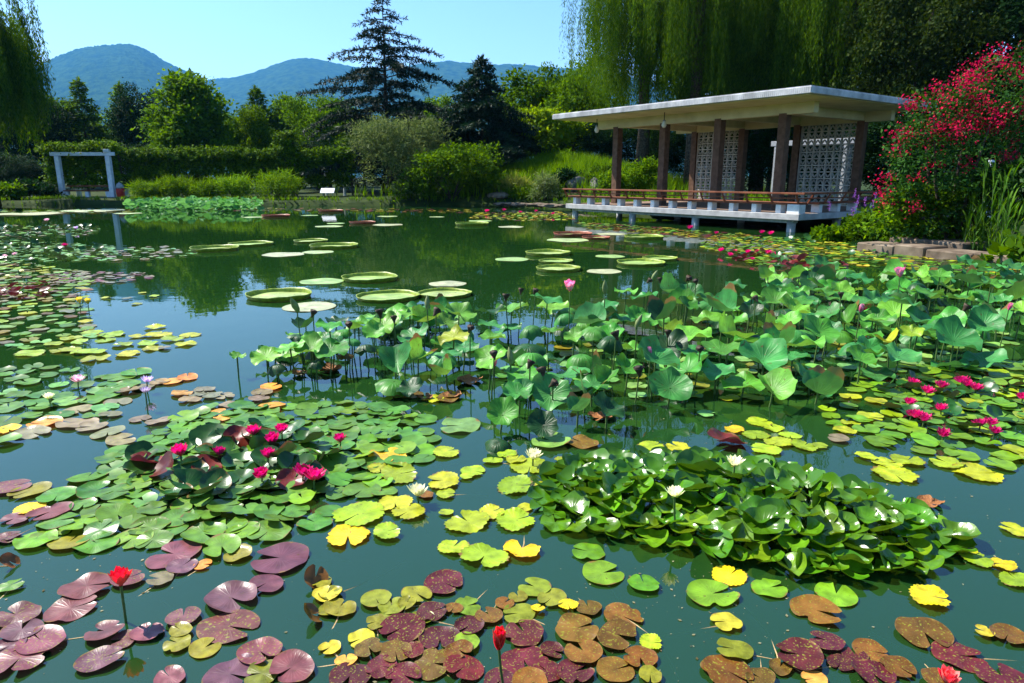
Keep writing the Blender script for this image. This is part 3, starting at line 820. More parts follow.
# ------------------------------------------------------------------ vine hedge, white pergola, small things on the far bank
def vine_mass(name, label, px0, px1, Y, ty, depth, seed, n, base=.3, L=.20, W=.15, cat='hedge', group=None):
    a, b = G(px0, Y), G(px1, Y)
    H = height_for(Y, ty, a.z); Lx = b.x - a.x
    rng = np.random.default_rng(seed)
    lobes = []
    k = max(3, int(Lx / 1.1))
    for i in range(k):
        x = Lx * (i + .5) / k
        lobes.append((x, 0, H * .86 + rng.normal() * .08, 1.0, depth * .75, .42 + rng.uniform(0, .12)))
        lobes.append((x, .15, H * .42, .9, depth * .5, H * .42))
    C, O = clump_points(rng, lobes, int(n * 1.2), 26, .32, .2)
    D = unit(O * .4 + rng.normal(size=C.shape) * .8 + np.array([0, 0, -.25])); Nn = unit(O + np.array([0, -.3, .9]) + rng.normal(size=C.shape) * .4)
    s = rng.uniform(.6, 1.3, len(C))
    V, F = leaf_quads(C, D, Nn, L * s, W * s)
    o = empty(name, a); tag(o, label, cat, group)
    link_mesh('foliage', np_mesh('foliage', V, F, M['vine_leaf']), o)
    mb = MB()
    for i in range(max(2, int(Lx / 2.4)) + 1):
        x = Lx * i / max(2, int(Lx / 2.4))
        mb.box((x, .3, H * .4 - .2), (.14, .14, H * .8 + .4))
    mb.box((Lx / 2, .3, H * .78), (Lx, .1, .14))
    mb.build('frame', M['bark'], o)
    return o
vine_mass('vine_hedge', 'long vine covered hedge with a bright sunlit top and black front', 118, 352, 60, 148, 1.0, 71, 1500)
vine_mass('vine_canopy', 'mound of bright vine over the white pergola frame', 52, 122, 58.9, 141, 1.3, 72, 520)
o = vine_mass('vine_column', 'narrow column of vine rising out of the hedge top', 287, 296, 59, 128, .4, 73, 120, cat='vine')

def pergola():
    Y = 58.0
    A, B = at_dist(63, Y, 0.6), at_dist(113, Y, 0.6)
    zg = gz(A.x, A.y)
    o = empty('pergola', (A.x, Y, zg)); tag(o, 'white pergola frame of two posts and a beam with a slatted bench', 'pergola')
    W = B.x - A.x; H = height_for(Y, 156, zg)
    for x in (0.0, W):
        m = MB(); m.box((x, 0, H / 2 - .1), (.36, .36, H + .2)); m.build('post', M['post_white'], o, bevel=.015)
        m = MB(); m.box((x + (.35 if x == 0 else -.35), .02, .24), (.34, .34, .52)); m.build('bench_foot', M['post_white'], o, bevel=.01)
        m = MB(); m.box((x, 2.2, H / 2 - .1), (.3, .3, H)); m.build('post', M['post_white'], o, bevel=.015)
    m = MB(); m.box((W / 2, 0, H + .16), (W + 1.1, .2, .28)); m.build('beam', M['post_white'], o, bevel=.015)
    m = MB(); m.box((W - .02, -.02, H + .42), (.42, .4, .24)); m.build('post_cap', M['post_white'], o, bevel=.015)
    m = MB(); m.box((W / 2, 0, .22), (.3, .3, .5)); m.build('bench_foot', M['post_white'], o, bevel=.01)
    m = MB(); m.box((W / 2, -.02, .54), (W - .4, .44, .08)); m.build('seat', M['rail_wood'], o, bevel=.01)
    m = MB(); m.bar((.2, .2, .92), (W - .2, .2, .92), .06, .12); m.build('backrest', M['rail_wood'], o, bevel=.01)
    m = MB(); m.box((W / 2, -.1, -.12), (W + 2.4, 1.7, .3)); m.build('plinth', M['dark_stone'], o, bevel=.02)
pergola()

b = empty('litter_bin', G(121, 57.5)); tag(b, 'small red bin with a grey lid in the dark by the hedge', 'bin')
m = MB(); m.tube([(0, 0, 0), (0, 0, .12), (0, 0, .75), (0, 0, .8)], [.2, .3, .34, .3], 12); m.build('body', M['red_paint'], b, True)
m = MB(); m.tube([(0, 0, .8), (0, 0, .95), (0, 0, 1.2), (0, 0, 1.25)], [.33, .3, .18, .03], 12); m.build('lid', M['grey_paint_and_shade'], b, True)
m = MB(); m.tube([(0, 0, 1.2), (0, 0, 1.32)], .05, 8); m.build('knob', M['grey_paint_and_shade'], b, True)

b = empty('information_board', G(328, 53)); tag(b, 'small white slanted board on short legs at the grassy water edge', 'sign')
m = MB(); m.box((0, 0, .62), (1.05, .04, .55), M=Matrix.Rotation(math.radians(-50), 3, 'X')); m.build('panel', M['sign_white'], b, bevel=.008)
for x in (-.35, .35):
    m = MB(); m.tube([(x, 0.05, -.1), (x, 0.05, .6)], .03, 6); m.build('leg', M['grey_paint_and_shade'], b)
for px, ty, lab in ((345, 174, 'thin white post standing in the dark under the cedar'), (327, 172, 'dim bluish post in the shade at the hedge end')):
    p = G(px, 62); h = height_for(62, ty, p.z)
    m = MB(); m.tube([(0, 0, -.1), (0, 0, h)], .13, 8); m.box((0, 0, h + .03), (.34, .34, .08))
    o = m.build('post', M['post_white']); o.location = p; tag(o, lab, 'post')

# shore stones, the rock garden and the steps on the mound side
def rock_mesh(seed, sx, sy, sz, m):
    import bmesh
    rnd = random.Random(seed)
    bm = bmesh.new(); bmesh.ops.create_icosphere(bm, subdivisions=3, radius=1)
    ph = [(Vector((rnd.gauss(0, 1), rnd.gauss(0, 1), rnd.gauss(0, 1))).normalized(), rnd.uniform(.55, .95)) for _ in range(14)]
    for v in bm.verts:
        d = v.co.normalized(); r = 1.0
        for n_, h in ph:
            k = d.dot(n_)
            if k > 0: r = min(r, h / k)
        v.co = d * r * (1 + rnd.uniform(-.03, .03)); v.co = Vector((v.co.x * sx, v.co.y * sy, v.co.z * sz))
    me = bpy.data.meshes.new('rock'); bm.to_mesh(me); bm.free(); me.materials.append(m)
    return me
for i, (px, Y, z, s, mt, lab) in enumerate([
    (548, 50.2, 1.2, (.45, .4, .7), 'lime_rock', 'tall pale pitted rock in the rock garden'),
    (556, 50.4, .75, (.55, .4, .6), 'lime_rock', 'squat pale rock below the tall pitted one'),
    (553, 51.2, 1.75, (.4, .35, .4), 'lime_rock', 'topmost pale rock of the rock garden'),
    (540, 50.0, .6, (.5, .4, .4), 'lime_rock', 'pale rock half hidden by the flowering grass clump'),
    (578, 49.5, .9, (.9, .6, .8), 'dark_stone', 'dark mossy rock beside the pale rock garden'),
    (596, 49.0, .8, (.8, .6, .7), 'dark_stone', 'dark mossy rock nearest the pavilion column'),
    (498, 49.9, .5, (.9, .6, .35), 'stone', 'flat pale stone on the shore past the round bush')]):
    p = at_dist(px, Y, z); p.z = max(gz(p.x, p.y) + s[2] * .45, z if i < 4 else 0)
    o = link_mesh('rock', rock_mesh(80 + i, s[0] * 1.15, s[1], s[2], M[mt]), None, p); tag(o, lab, 'rock', 'rocks on the far shore')
    o.rotation_euler = (0, 0, i * .9)
# edging stones along the shore by the mound
rnd = random.Random(5)
for i in range(13):
    t = i / 12
    p = at_dist(500 + 92 * t, 48.4 - 5.2 * t, .3)
    o = link_mesh('edging_stone', rock_mesh(110 + i, .62, .3, .16, M['stone']), None, (p.x, p.y, max(.22, gz(p.x, p.y) + .02)))
    o.rotation_euler = (0, 0, rnd.uniform(-.3, .1)); tag(o, 'flat edging stone in the row along the shore below the mound', 'stone', 'edging stones below the mound')

# the stone ledge at the near bank
def ledge():
    A, B = at(858, 241, .25), at(1010, 256, .25)
    d = (B - A); d.z = 0; L = d.length; ang = math.atan2(d.y, d.x)
    o = empty('stone_ledge', (A.x, A.y, 0), ang); tag(o, 'low pale stone ledge along the bank under the crape myrtle', 'ledge')
    rnd = random.Random(9); x = 0; k = 0
    while x < L:
        w = rnd.uniform(.9, 1.5)
        mb = MB(); mb.box((x + w / 2 - .01, .42 + rnd.uniform(-.03, .03), -.01 + rnd.uniform(-.03, .03)), (w - .02, .9, .5), rnd.uniform(-.02, .02)); mb.build('block', M['stone'], o, bevel=.03)
        x += w; k += 1
    mb = MB(); mb.box((1.2, 1.7, .14), (2.2, 1.2, .4)); mb.build('step', M['stone'], o, bevel=.03)
ledge()

# ------------------------------------------------------------------ the pavilion
def pavilion():
    O = Vector((10.53, 26.03, 0)); ang = math.atan2(-.805, .593)
    o = empty('pavilion', O, ang); tag(o, 'open flat roofed pavilion with brown columns and white lattice screens over the water', 'pavilion')
    x0, x1, y0, y1 = -12.55, .5, -.4, 9.0
    zt = .69
    m = MB(); m.box(((x0 + x1) / 2, (y0 + y1) / 2, .575), (x1 - x0, y1 - y0, .23)); m.build('deck', M['deck_concrete'], o, bevel=.012)
    m = MB(); m.box(((x0 + x1) / 2, (y0 + y1) / 2 + .2, zt + .003), (x1 - x0 - .12, y1 - y0 - .3, .012)); m.build('paving', M['paving'], o)
    for x in (-12.23, -8.19, -4.5, -.02):
        for y in (0.0, 3.2, 6.4):
            m = MB(); m.tube([(x, y, -.75), (x, y, .462)], .16, 14); m.build('pile', M['pile'], o, True)
    m = MB()
    for y in (0.0, 3.2): m.box(((x0 + x1) / 2, y, .40), (x1 - x0 - .7, .26, .13))
    m.build('deck_beam', M['pile'], o)
    # columns
    CX_ = [-11.26, -8.15, -5.02, -1.9]
    for y in (1.9, 8.0):
        for x in CX_:
            m = MB()
            for k in range(4):
                m.box((x, y, zt + .475 + k * .95), (.345, .345, .944))
            m.box((x, y, zt + 1.9), (.33, .33, 3.8))
            m.build('column', M['column_tile'], o)
    # beams under the slab
    m = MB()
    for y in (1.9, 8.0): m.box(((CX_[0] + CX_[3]) / 2, y, 4.64), (CX_[3] - CX_[0] + 2.6, .34, .42))
    m.build('beam', M['soffit'], o)
    m = MB()
    for x in CX_: m.box((x, 4.95, 4.66), (.3, 5.74, .36))
    m.build('cross_beam', M['soffit'], o)
    # roof slab with a soffit sheet and a ribbed fascia
    rx0, rx1, ry0, ry1 = -13.45, .62, -.6, 9.2
    m = MB(); m.box(((rx0 + rx1) / 2, (ry0 + ry1) / 2, 4.985), (rx1 - rx0, ry1 - ry0, .23)); rf = m.build('roof', M['roof_paint'], o, bevel=.01)
    m = MB(); m.box(((rx0 + rx1) / 2, (ry0 + ry1) / 2, 4.857), (rx1 - rx0 - .3, ry1 - ry0 - .3, .02)); m.build('soffit', M['soffit'], rf)
    m = MB(); n = 170
    for k in range(n):
        x = rx0 + (rx1 - rx0) * (k + .5) / n
        m.box((x, ry0 - .008, 4.985), ((rx1 - rx0) / n * .9, .02, .2))
    n2 = 130
    for k in range(n2):
        y = ry0 + (ry1 - ry0) * (k + .5) / n2
        m.box((rx1 + .008, y, 4.985), (.02, (ry1 - ry0) / n2 * .9, .2))
    m.build('fascia_tile', M['roof_paint'], rf)
    m = MB(); m.box(((rx0 + rx1) / 2, (ry0 + ry1) / 2, 5.115), (rx1 - rx0 - .05, ry1 - ry0 - .05, .03)); m.build('coping', M['roof_paint'], rf)
    # pierced block screens between the back columns
    for a, b in ((CX_[0], CX_[1]), (CX_[2], CX_[3])):
        lo, hi = a + .21, b - .21
        m = MB(); cols, rows = 8, 12
        zb, zh = zt + .02, 3.72
        cw, ch = (hi - lo) / cols, zh / rows
        for i in range(cols + 1): m.box((lo + cw * i, 8.0, zb + zh / 2), (.055, .12, zh))
        for j in range(rows + 1): m.box(((lo + hi) / 2, 8.001, zb + ch * j), (hi - lo, .124, .055))
        for i in range(cols):
            for j in range(rows):
                cx_, cz_ = lo + cw * (i + .5), zb + ch * (j + .5)
                s = 1 if (j % 2 == 0) else -1
                m.bar((cx_ - cw * .48, 8.0, cz_ + s * ch * .42), (cx_, 8.0, cz_ - s * ch * .30), .10, .03)
                m.bar((cx_ + cw * .48, 8.0, cz_ + s * ch * .42), (cx_, 8.0, cz_ - s * ch * .30), .10, .03)
        m.build('lattice_screen', M['lattice'], o)
    # bench with a leaning back rail along the water sides
    fr = y0 + .28
    for k in range(12):
        x = -12.05 + 1.052 * k
        m = MB(); m.box((x, fr + .05, zt + .16), (.22, .34, .32)); m.build('bench_block', M['white_block'], o, bevel=.01)
    m = MB(); m.box((x1 - .32, fr + .02, zt + .17), (.5, .42, .34)); m.build('bench_block', M['white_block'], o, bevel=.01)
    for k in range(1, 7):
        m = MB(); m.box((x1 - .28, fr + .05 + 1.3 * k, zt + .16), (.34, .22, .32)); m.build('bench_block', M['white_block'], o, bevel=.01)
    m = MB(); m.box(((x0 + x1) / 2 - .02, fr + .06, zt + .37), (x1 - x0 - .1, .44, .09)); m.box((x1 - .27, (fr + y1) / 2 + .1, zt + .3645), (.42, y1 - fr - 1.9, .068)); m.build('seat', M['rail_wood'], o, bevel=.008)
    m = MB(); m.bar((x0 - .12, fr - .36, zt + .74), (x1 + .22, fr - .36, zt + .74), .11, .07); m.bar((x1 + .16, fr - .3, zt + .741), (x1 + .16, y1 - 1.6, zt + .741), .11, .07)
    m.build('top_rail', M['rail_wood'], o, bevel=.008)
    m = MB(); m.bar((x0 + .02, fr - .25, zt + .56), (x1 + .1, fr - .25, zt + .56), .05, .045); m.bar((x1 + .06, fr - .2, zt + .561), (x1 + .06, y1 - 1.6, zt + .561), .05, .045); m.build('middle_rail', M['rail_wood'], o)
    m = MB()
    for k in range(13):
        x = -12.6 + 1.08 * k
        m.bar((x, fr - .14, zt + .34), (x, fr - .35, zt + .72), .05, .06)
    for k in range(7):
        y = fr + .3 + 1.15 * k
        m.bar((x1 - .08, y, zt + .34), (x1 + .15, y, zt + .72), .05, .06)
    m.build('rail_strut', M['rail_wood'], o)
    return o, O, ang
pav, PO, PANG = pavilion()
PR = Matrix.Rotation(PANG, 3, 'Z')
def pav_pt(x, y, z): return PO + PR @ Vector((x, y, z))
for x, y, lab in ((-11.6, .75, 'small hanging lamp under the far end of the pavilion roof'), (-7.2, .75, 'small hanging lamp between the two middle pavilion columns')):
    b = empty('hanging_lamp', pav_pt(x, y, 4.35)); tag(b, lab, 'lamp', 'lamps under the pavilion roof')
    m = MB(); m.tube([(0, 0, -.17), (0, 0, -.15), (0, 0, -.05), (0, 0, .06), (0, 0, .12)], [.02, .07, .12, .09, .04], 12); m.build('lamp_shade', M['glass_lamp'], b, True)
    m = MB(); m.tube([(0, 0, .12), (0, 0, .50)], .02, 6); m.build('cord', M['cord'], b)
    m = MB(); m.tube([(0, 0, .12), (0, 0, .17)], .07, 8); m.build('cap', M['grey_paint_and_shade'], b)
# white gateway standing behind the pavilion, seen through the middle bay; its shade is put into the grey colour
b = empty('garden_gateway', at_dist(786, 41, .7), PANG); tag(b, 'white garden gateway in painted shade seen through the open middle bay of the pavilion', 'gateway')
b.location.z = gz(b.location.x, b.location.y)
for x in (-.8, 3.4):
    m = MB(); m.box((x, 0, 1.6), (.34, .3, 3.6)); m.build('post', M['grey_paint_and_shade'], b, bevel=.01)
m = MB(); m.box((1.3, 0, 3.5), (5.0, .34, .28)); m.build('beam', M['grey_paint_and_shade'], b, bevel=.01)
p = G(983, 27); m = MB(); m.tube([(0, 0, -.1), (0, 0, height_for(27, 160, p.z))], .11, 10); m.box((0, 0, .1), (.34, .34, .3))
o = m.build('garden_post', M['post_white']); o.location = p; tag(o, 'white post showing between the low boughs of the crape myrtle', 'post')
# low dark garden wall behind the ledge
A = G(862, 29); m = MB()
m.box((3.2, 0, .55), (6.6, .4, 1.1)); m.box((3.2, 0, 1.14), (6.8, .5, .1))
o = m.build('garden_wall', M['dark_stone']); o.location = (A.x, A.y, A.z - .1); o.rotation_euler = (0, 0, -.35); tag(o, 'low dark garden wall beside the pavilion deck', 'wall')

# ------------------------------------------------------------------ near bank at the side: crape myrtle, shrubs, tall grass
def crape_myrtle():
    p = G(955, 19.5); p.z -= .1
    o = empty('crape_myrtle', p); tag(o, 'crape myrtle covered in crimson blossom leaning over the bank', 'tree')
    rng = np.random.default_rng(91)
    lobes = [(0, 0, 3.3, 1.9, 1.6, 1.9), (-1.4, -.2, 3.2, 1.0, .9, 1.3), (-1.5, 0, 1.6, .9, .8, .9), (-.8, -.2, 4.3, 1.1, 1.0, .9), (.8, 0, 4.9, 1.3, 1.2, 1.1), (1.7, .1, 3.9, 1.3, 1.2, 1.3), (-1.75, -.3, 2.3, .55, .6, .4), (.2, -.5, 2.2, 1.3, .9, .9), (1.6, -.2, 2.3, 1.1, .9, .9), (-.4, -.2, 1.6, 1.1, .7, .7), (2.6, 0, 5.0, 1.2, 1.1, 1.0), (3.0, .2, 3.4, 1.2, 1.0, 1.6)]
    cm = crown_mesh('crown', 91, lobes, M['leaf_dark2'], 700, 17, .26, .13, .075, shell=.3)
    link_mesh('crown', cm, o)
    # blossom: dense panicles on the upper and outer side
    lb2 = [(-.9, -.3, 4.2, 1.05, 1.0, .95), (.1, -.1, 4.8, 1.2, 1.1, 1.0), (-1.25, -.3, 3.2, .95, .9, .9), (-.2, -.7, 3.5, 1.2, .9, .9), (.9, -.2, 5.2, 1.2, 1.0, .95), (-1.95, -.4, 2.15, .45, .45, .28), (1.0, -.7, 3.6, 1.0, .9, 1.0)]
    C, O = clump_points(rng, lb2, 100, 1, .05, .16)
    keep = rng.uniform(size=len(C)) < .85; C, O = C[keep], O[keep]
    n = 62; P = np.repeat(C, n, 0) + rng.normal(size=(len(C) * n, 3)) * np.array([.15, .15, .12]) + np.repeat(O, n, 0) * rng.uniform(0, .22, (len(C) * n, 1))
    V, F = leaf_quads(P, rand_dirs(rng, len(P)), rand_dirs(rng, len(P)), .065, .06)
    link_mesh('blossom', np_mesh('blossom', V, F, M['blossom']), o)
    mb = MB(); rnd = random.Random(3)
    for i in range(6):
        a = i * 1.05 + .3; d = Vector((math.cos(a), math.sin(a) * .7, 0))
        mb.tube([d * .1 + Vector((0, 0, -.1)), d * .35 + Vector((0, 0, 1.2)), d * .9 + Vector((0, 0, 2.6)), d * 1.5 + Vector((.2, 0, 4.4))], [.07, .06, .04, .012], 6)
    mb.build('trunk', M['bark'], o, True)
    # one leafy bough reaching out over the deck
    mb = MB(); path = [(-.9, -.1, 1.6), (-1.7, -.3, 2.0), (-2.3, -.4, 1.75), (-2.75, -.45, 1.4)]
    mb.tube(path, [.03, .022, .014, .006], 5); mb.build('bough', M['bark'], o)
    t = rng.uniform(0, 1, 230); P = np.array([np.interp(t * 3, range(4), [q[k] for q in path]) for k in range(3)]).T + rng.normal(size=(230, 3)) * .13
    V, F = leaf_quads(P, rng.normal(size=(230, 3)) + np.array([-.5, 0, -.3]), np.array([0, 0, 1.0]) + rng.normal(size=(230, 3)) * .5, .15, .09)
    link_mesh('bough_leaves', np_mesh('bough_leaves', V, F, M['leaf_bright']), o)
M['leaf_dark2'] = foliage_mat('myrtle_leaf', (0.012, 0.05, 0.010), (0.045, 0.12, 0.018), .25, .4)
crape_myrtle()
def near_shrub(label, px, Y, ty, wpx, mat, seed, n, L, W, name='bank_shrub', flowers=None, cr=.2, nl=16):
    p = G(px, Y); H = height_for(Y, ty, p.z); R = size_at(p, wpx) / 2
    rnd = random.Random(seed)
    lobes = [(0, 0, H * .42, R * .7, R * .6, H * .42)]
    for i in range(9):
        a = i * 2.4; rr = R * rnd.uniform(.4, .75); lr = R * rnd.uniform(.25, .4)
        lobes.append((math.cos(a) * rr, math.sin(a) * rr * .8, H * rnd.uniform(.15, .8), lr, lr, lr * .9))
    o = empty(name, p); tag(o, label, 'shrub')
    link_mesh('foliage', crown_mesh('foliage', seed, lobes, M[mat], n, nl, cr, L, W, .25), o)
    mb = MB()
    for i in range(5):
        a = i * 1.25; mb.tube([(0, 0, -.1), (math.cos(a) * R * .5, math.sin(a) * R * .4, H * .7)], [.02, .008], 5)
    mb.build('stem', M['bark'], o)
    if flowers:
        rng = np.random.default_rng(seed + 1)
        k = flowers[1]
        b0 = np.stack([rng.uniform(-R * 1.05, R * flowers[2], k), rng.uniform(-.3, .3, k) * R, H * rng.uniform(.75, 1.05, k)], 1)
        P = np.repeat(b0, 26, 0); P = P + rng.normal(size=P.shape) * .02; P[:, 2] += np.tile(np.linspace(-.02, .24, 26), k)
        V, F = leaf_quads(P, rand_dirs(rng, len(P)), rand_dirs(rng, len(P)), .05, .035)
        link_mesh('blossom', np_mesh('blossom', V, F, M[flowers[0]]), o)
    return o
near_shrub('leafy shrub with violet flower spikes beside the pavilion deck corner', 868, 23.2, 200, 82, 'leaf_mid', 95, 420, .13, .08, flowers=('lilac', 9, .1))
near_shrub('low round leaved bright plant spilling into the water by the deck corner', 830, 22.6, 222, 40, 'leaf_bright', 96, 120, .17, .16)
near_shrub('dark undergrowth at the foot of the crape myrtle', 935, 19.8, 170, 120, 'leaf_mid', 97, 420, .14, .08)
near_shrub('dark leafy thicket under the far side of the crape myrtle', 1010, 18.5, 150, 110, 'leaf_dark2', 98, 420, .15, .09)
near_shrub('low leafy plants behind the stone ledge', 905, 21.0, 214, 50, 'leaf_bright', 99, 160, .12, .08)
near_shrub('shrub with big round leaves at the water past the ledge end', 1018, 15.9, 236, 56, 'leaf_mid', 100, 60, .26, .2, cr=.25, nl=10)

def strap_plant(label, px, Y, n, L, W, seed, mat='strap_leaf', spread=.7, name='maize_grass', stems=0, H=1.6):
    p = G(px, Y); rng = np.random.default_rng(seed)
    o = empty(name, p); tag(o, label, 'plant')
    if stems:
        mb = MB(); base = []
        for i in range(stems):
            x, y = rng.normal(0, .25, 2); h = H * rng.uniform(.7, 1.1); lx, ly = rng.normal(0, .12, 2)
            mb.tube([(x, y, -.05), (x + lx * .4, y + ly * .4, h * .5), (x + lx, y + ly, h)], [.014, .011, .004], 5)
            for t in np.linspace(.15, .98, 9): base.append((x + lx * t, y + ly * t, h * t))
        mb.build('stem', M['stalk'], o); base = np.array(base)
        V, F = blades(rng, base, n, L, W, spread)
    else:
        base = np.stack([rng.normal(0, .16, 14), rng.normal(0, .16, 14), np.zeros(14)], 1)
        V, F = blades(rng, base, n, L, W, spread)
    link_mesh('foliage', np_mesh('foliage', V, F, M[mat]), o)
strap_plant('tall maize-like grass with arching leaves before the crape myrtle', 992, 17.6, 2, .75, .05, 121, stems=7, H=2.7)
strap_plant('second clump of maize-like grass at the edge of the crape myrtle', 1012, 17.0, 2, .7, .05, 122, stems=6, H=2.4)
strap_plant('pale striped strap leaved clump behind the stone ledge', 972, 18.6, 6, 1.0, .05, 123, 'grass_olive', .95, 'strap_leaf_clump')
strap_plant('green strap leaved clump at the end of the stone ledge', 1000, 17.4, 6, .95, .05, 124, 'strap_leaf', .95, 'strap_leaf_clump')
strap_plant('short strap leaved clump in the middle of the stone ledge', 945, 19.4, 5, .7, .04, 125, 'strap_leaf', .95, 'strap_leaf_clump')

strap_plant('bright strap leaved clump at the start of the stone ledge', 905, 20.6, 5, .7, .04, 126, 'grass_blade', .9, 'strap_leaf_clump')
strap_plant('bright strap leaved clump under the crimson boughs', 925, 19.6, 6, .9, .045, 127, 'strap_leaf', .9, 'strap_leaf_clump')
strap_plant('tallest maize-like clump against the dark of the crape myrtle', 978, 18.0, 2, .8, .055, 128, stems=9, H=2.2)
# grass and low bank growth nobody could count
def scatter_grass(name, pts, n, L, W, mat, seed, spread=.6):
    rng = np.random.default_rng(seed)
    V, F = blades(rng, pts, n, L, W, spread, 3)
    return tag(link_mesh(name, np_mesh(name, V, F, M[mat])), kind='stuff')
def shore_points(rng, a, b, n, w0, w1):
    """points along the shore line between outline corners a..b, w0..w1 metres inland"""
    P = []
    seg = [(np.array(POND[i]), np.array(POND[i + 1])) for i in range(a, b)]
    ln = np.array([np.linalg.norm(q - p) for p, q in seg]); ln = ln / ln.sum()
    for (p, q), w in zip(seg, ln):
        k = max(1, int(n * w)); t = rng.uniform(0, 1, k)[:, None]; d = (q - p) / np.linalg.norm(q - p); nrm = np.array([-d[1], d[0]])
        mid = (p + q) / 2 + nrm * .5
        if pond_distance(mid[0], mid[1]) < 0: nrm = -nrm
        P.append(p + (q - p) * t + nrm * rng.uniform(w0, w1, (k, 1)))
    P = np.concatenate(P)
    return np.stack([P[:, 0], P[:, 1], ground_z(P[:, 0], P[:, 1]) - .03], 1)
rng = np.random.default_rng(7)
scatter_grass('grass', shore_points(rng, 0, 8, 1500, -.1, 2.4), 9, .42, .035, 'grass_blade', 131)
scatter_grass('bank_grass', shore_points(rng, 11, 16, 420, -.15, 1.0), 8, .3, .018, 'grass_blade', 132)
mx_, my_ = rng.normal(4.0, 5.2, 2600), rng.normal(54.5, 3.0, 2600)
ok = (pond_distance(mx_, my_) > .8) & (my_ < 61); mx_, my_ = mx_[ok], my_[ok]
scatter_grass('tall_grass', np.stack([mx_, my_, ground_z(mx_, my_) - .03], 1), 8, 1.25, .05, 'grass_blade', 133, .45)
mx_, my_ = rng.uniform(5, 16, 900), rng.uniform(40, 56, 900)
ok = (pond_distance(mx_, my_) > 1.5)
scatter_grass('tall_grass', np.stack([mx_[ok], my_[ok], ground_z(mx_[ok], my_[ok]) - .03], 1), 7, .8, .045, 'grass_blade', 134, .5)
# ------------------------------------------------------------------ water lilies: leaf shapes
def pad_arrays(seed, notch=.32, wav=.03, curl=.0, tooth=0.0, nteeth=38, segs=44, rings=5, tear=0.0, cup=0.0, fold=0.0):
    """a round leaf of radius 1 with a slit, a slightly waved surface and margin"""
    rng = np.random.default_rng(seed)
    a = np.linspace(notch / 2, 2 * math.pi - notch / 2, segs + 1)
    ph = rng.uniform(0, 6.28, 6)
    out = 1 + .045 * np.sin(2 * a + ph[0]) + .025 * np.sin(3 * a + ph[1]) + .012 * np.sin(7 * a + ph[2])
    e = np.minimum(a - notch / 2, 2 * math.pi - notch / 2 - a)
    out = out * (1 - .16 * np.exp(-(e / .09) ** 2))          # rounded corners at the slit
    if tooth: out = out * (1 + tooth * (np.abs(((a * nteeth / 6.283) % 1) - .5) * 2 - .5))
    if tear:
        t0 = rng.uniform(1.5, 4.8); out = out * (1 - tear * np.exp(-((a - t0) / .16) ** 2))
    V = [(0, 0, 0)]
    for j in range(1, rings + 1):
        r = (j / rings) ** .85
        z = wav * r ** 2 * (np.sin(3 * a + ph[3]) + .7 * np.sin(5 * a + ph[4])) + curl * max(0, r - .78) / .22 * (1 + .5 * np.sin(2 * a + ph[5])) + cup * r * r
        x, y = out * r * np.cos(a), out * r * np.sin(a)
        if fold: z = z + fold * np.abs(y) * (r ** .5)
        V += list(zip(x, y, z))
    V = np.array(V); n = segs + 1
    tri = [(0, 1 + k, 2 + k) for k in range(segs)]
    q = []
    for j in range(rings - 1):
        b0, b1 = 1 + j * n, 1 + (j + 1) * n
        q += [(b0 + k, b1 + k, b1 + k + 1, b0 + k + 1) for k in range(segs)]
    return V, np.array(tri), np.array(q)

FLAT = [pad_arrays(206, .16, .04, .03, tear=.12), pad_arrays(207, .42, .02, .06, tear=.35), pad_arrays(208, .24, .06, .02), pad_arrays(209, .34, .045, .09), pad_arrays(200, .20, .020, .02), pad_arrays(201, .38, .030, .0), pad_arrays(202, .12, .025, .05), pad_arrays(203, .55, .035, .02), pad_arrays(204, .28, .05, .0, tear=.25), pad_arrays(205, .30, .03, .07)]
TOOTH = [pad_arrays(210, .16, .035, .02, tooth=.10, nteeth=23, segs=92), pad_arrays(211, .30, .05, .03, tooth=.09, nteeth=19, segs=76, tear=.15), pad_arrays(212, .10, .04, .03, tooth=.11, nteeth=25, segs=100), pad_arrays(213, .22, .06, .04, tooth=.10, nteeth=21, segs=84), pad_arrays(214, .13, .05, .05, tooth=.12, nteeth=22, segs=88)]
BENT = [pad_arrays(220, .45, .05, .08, cup=.12), pad_arrays(221, .35, .08, .10, fold=.25), pad_arrays(222, .3, .05, .05, cup=.25), pad_arrays(223, .6, .08, .08, fold=.4)]
HEART = [pad_arrays(230, .9, .07, .03, tooth=.07, nteeth=17, segs=68)]
CLUMP = [pad_arrays(240, .45, .06, .10, cup=.18, fold=.15), pad_arrays(241, .35, .08, .14, fold=.40), pad_arrays(242, .5, .07, .12, cup=.34), pad_arrays(243, .6, .10, .05, cup=-.12, fold=.2), pad_arrays(244, .4, .12, .16, cup=.10), pad_arrays(245, .3, .05, .06, fold=.75)]
SHAPES = {'flat': FLAT, 'tooth': TOOTH, 'bent': BENT, 'heart': HEART}
PAD_ME = {}
for k_, arr in SHAPES.items():
    for sp in (False, True):
        PAD_ME[(k_, sp)] = [np_mesh('leaf_blade', v, [t, q], M['pad_speckled' if sp else 'pad'], True) for v, t, q in arr]
CLUMP_ME = [np_mesh('leaf', v, [t, q], M['clump_leaf'], True) for v, t, q in CLUMP]

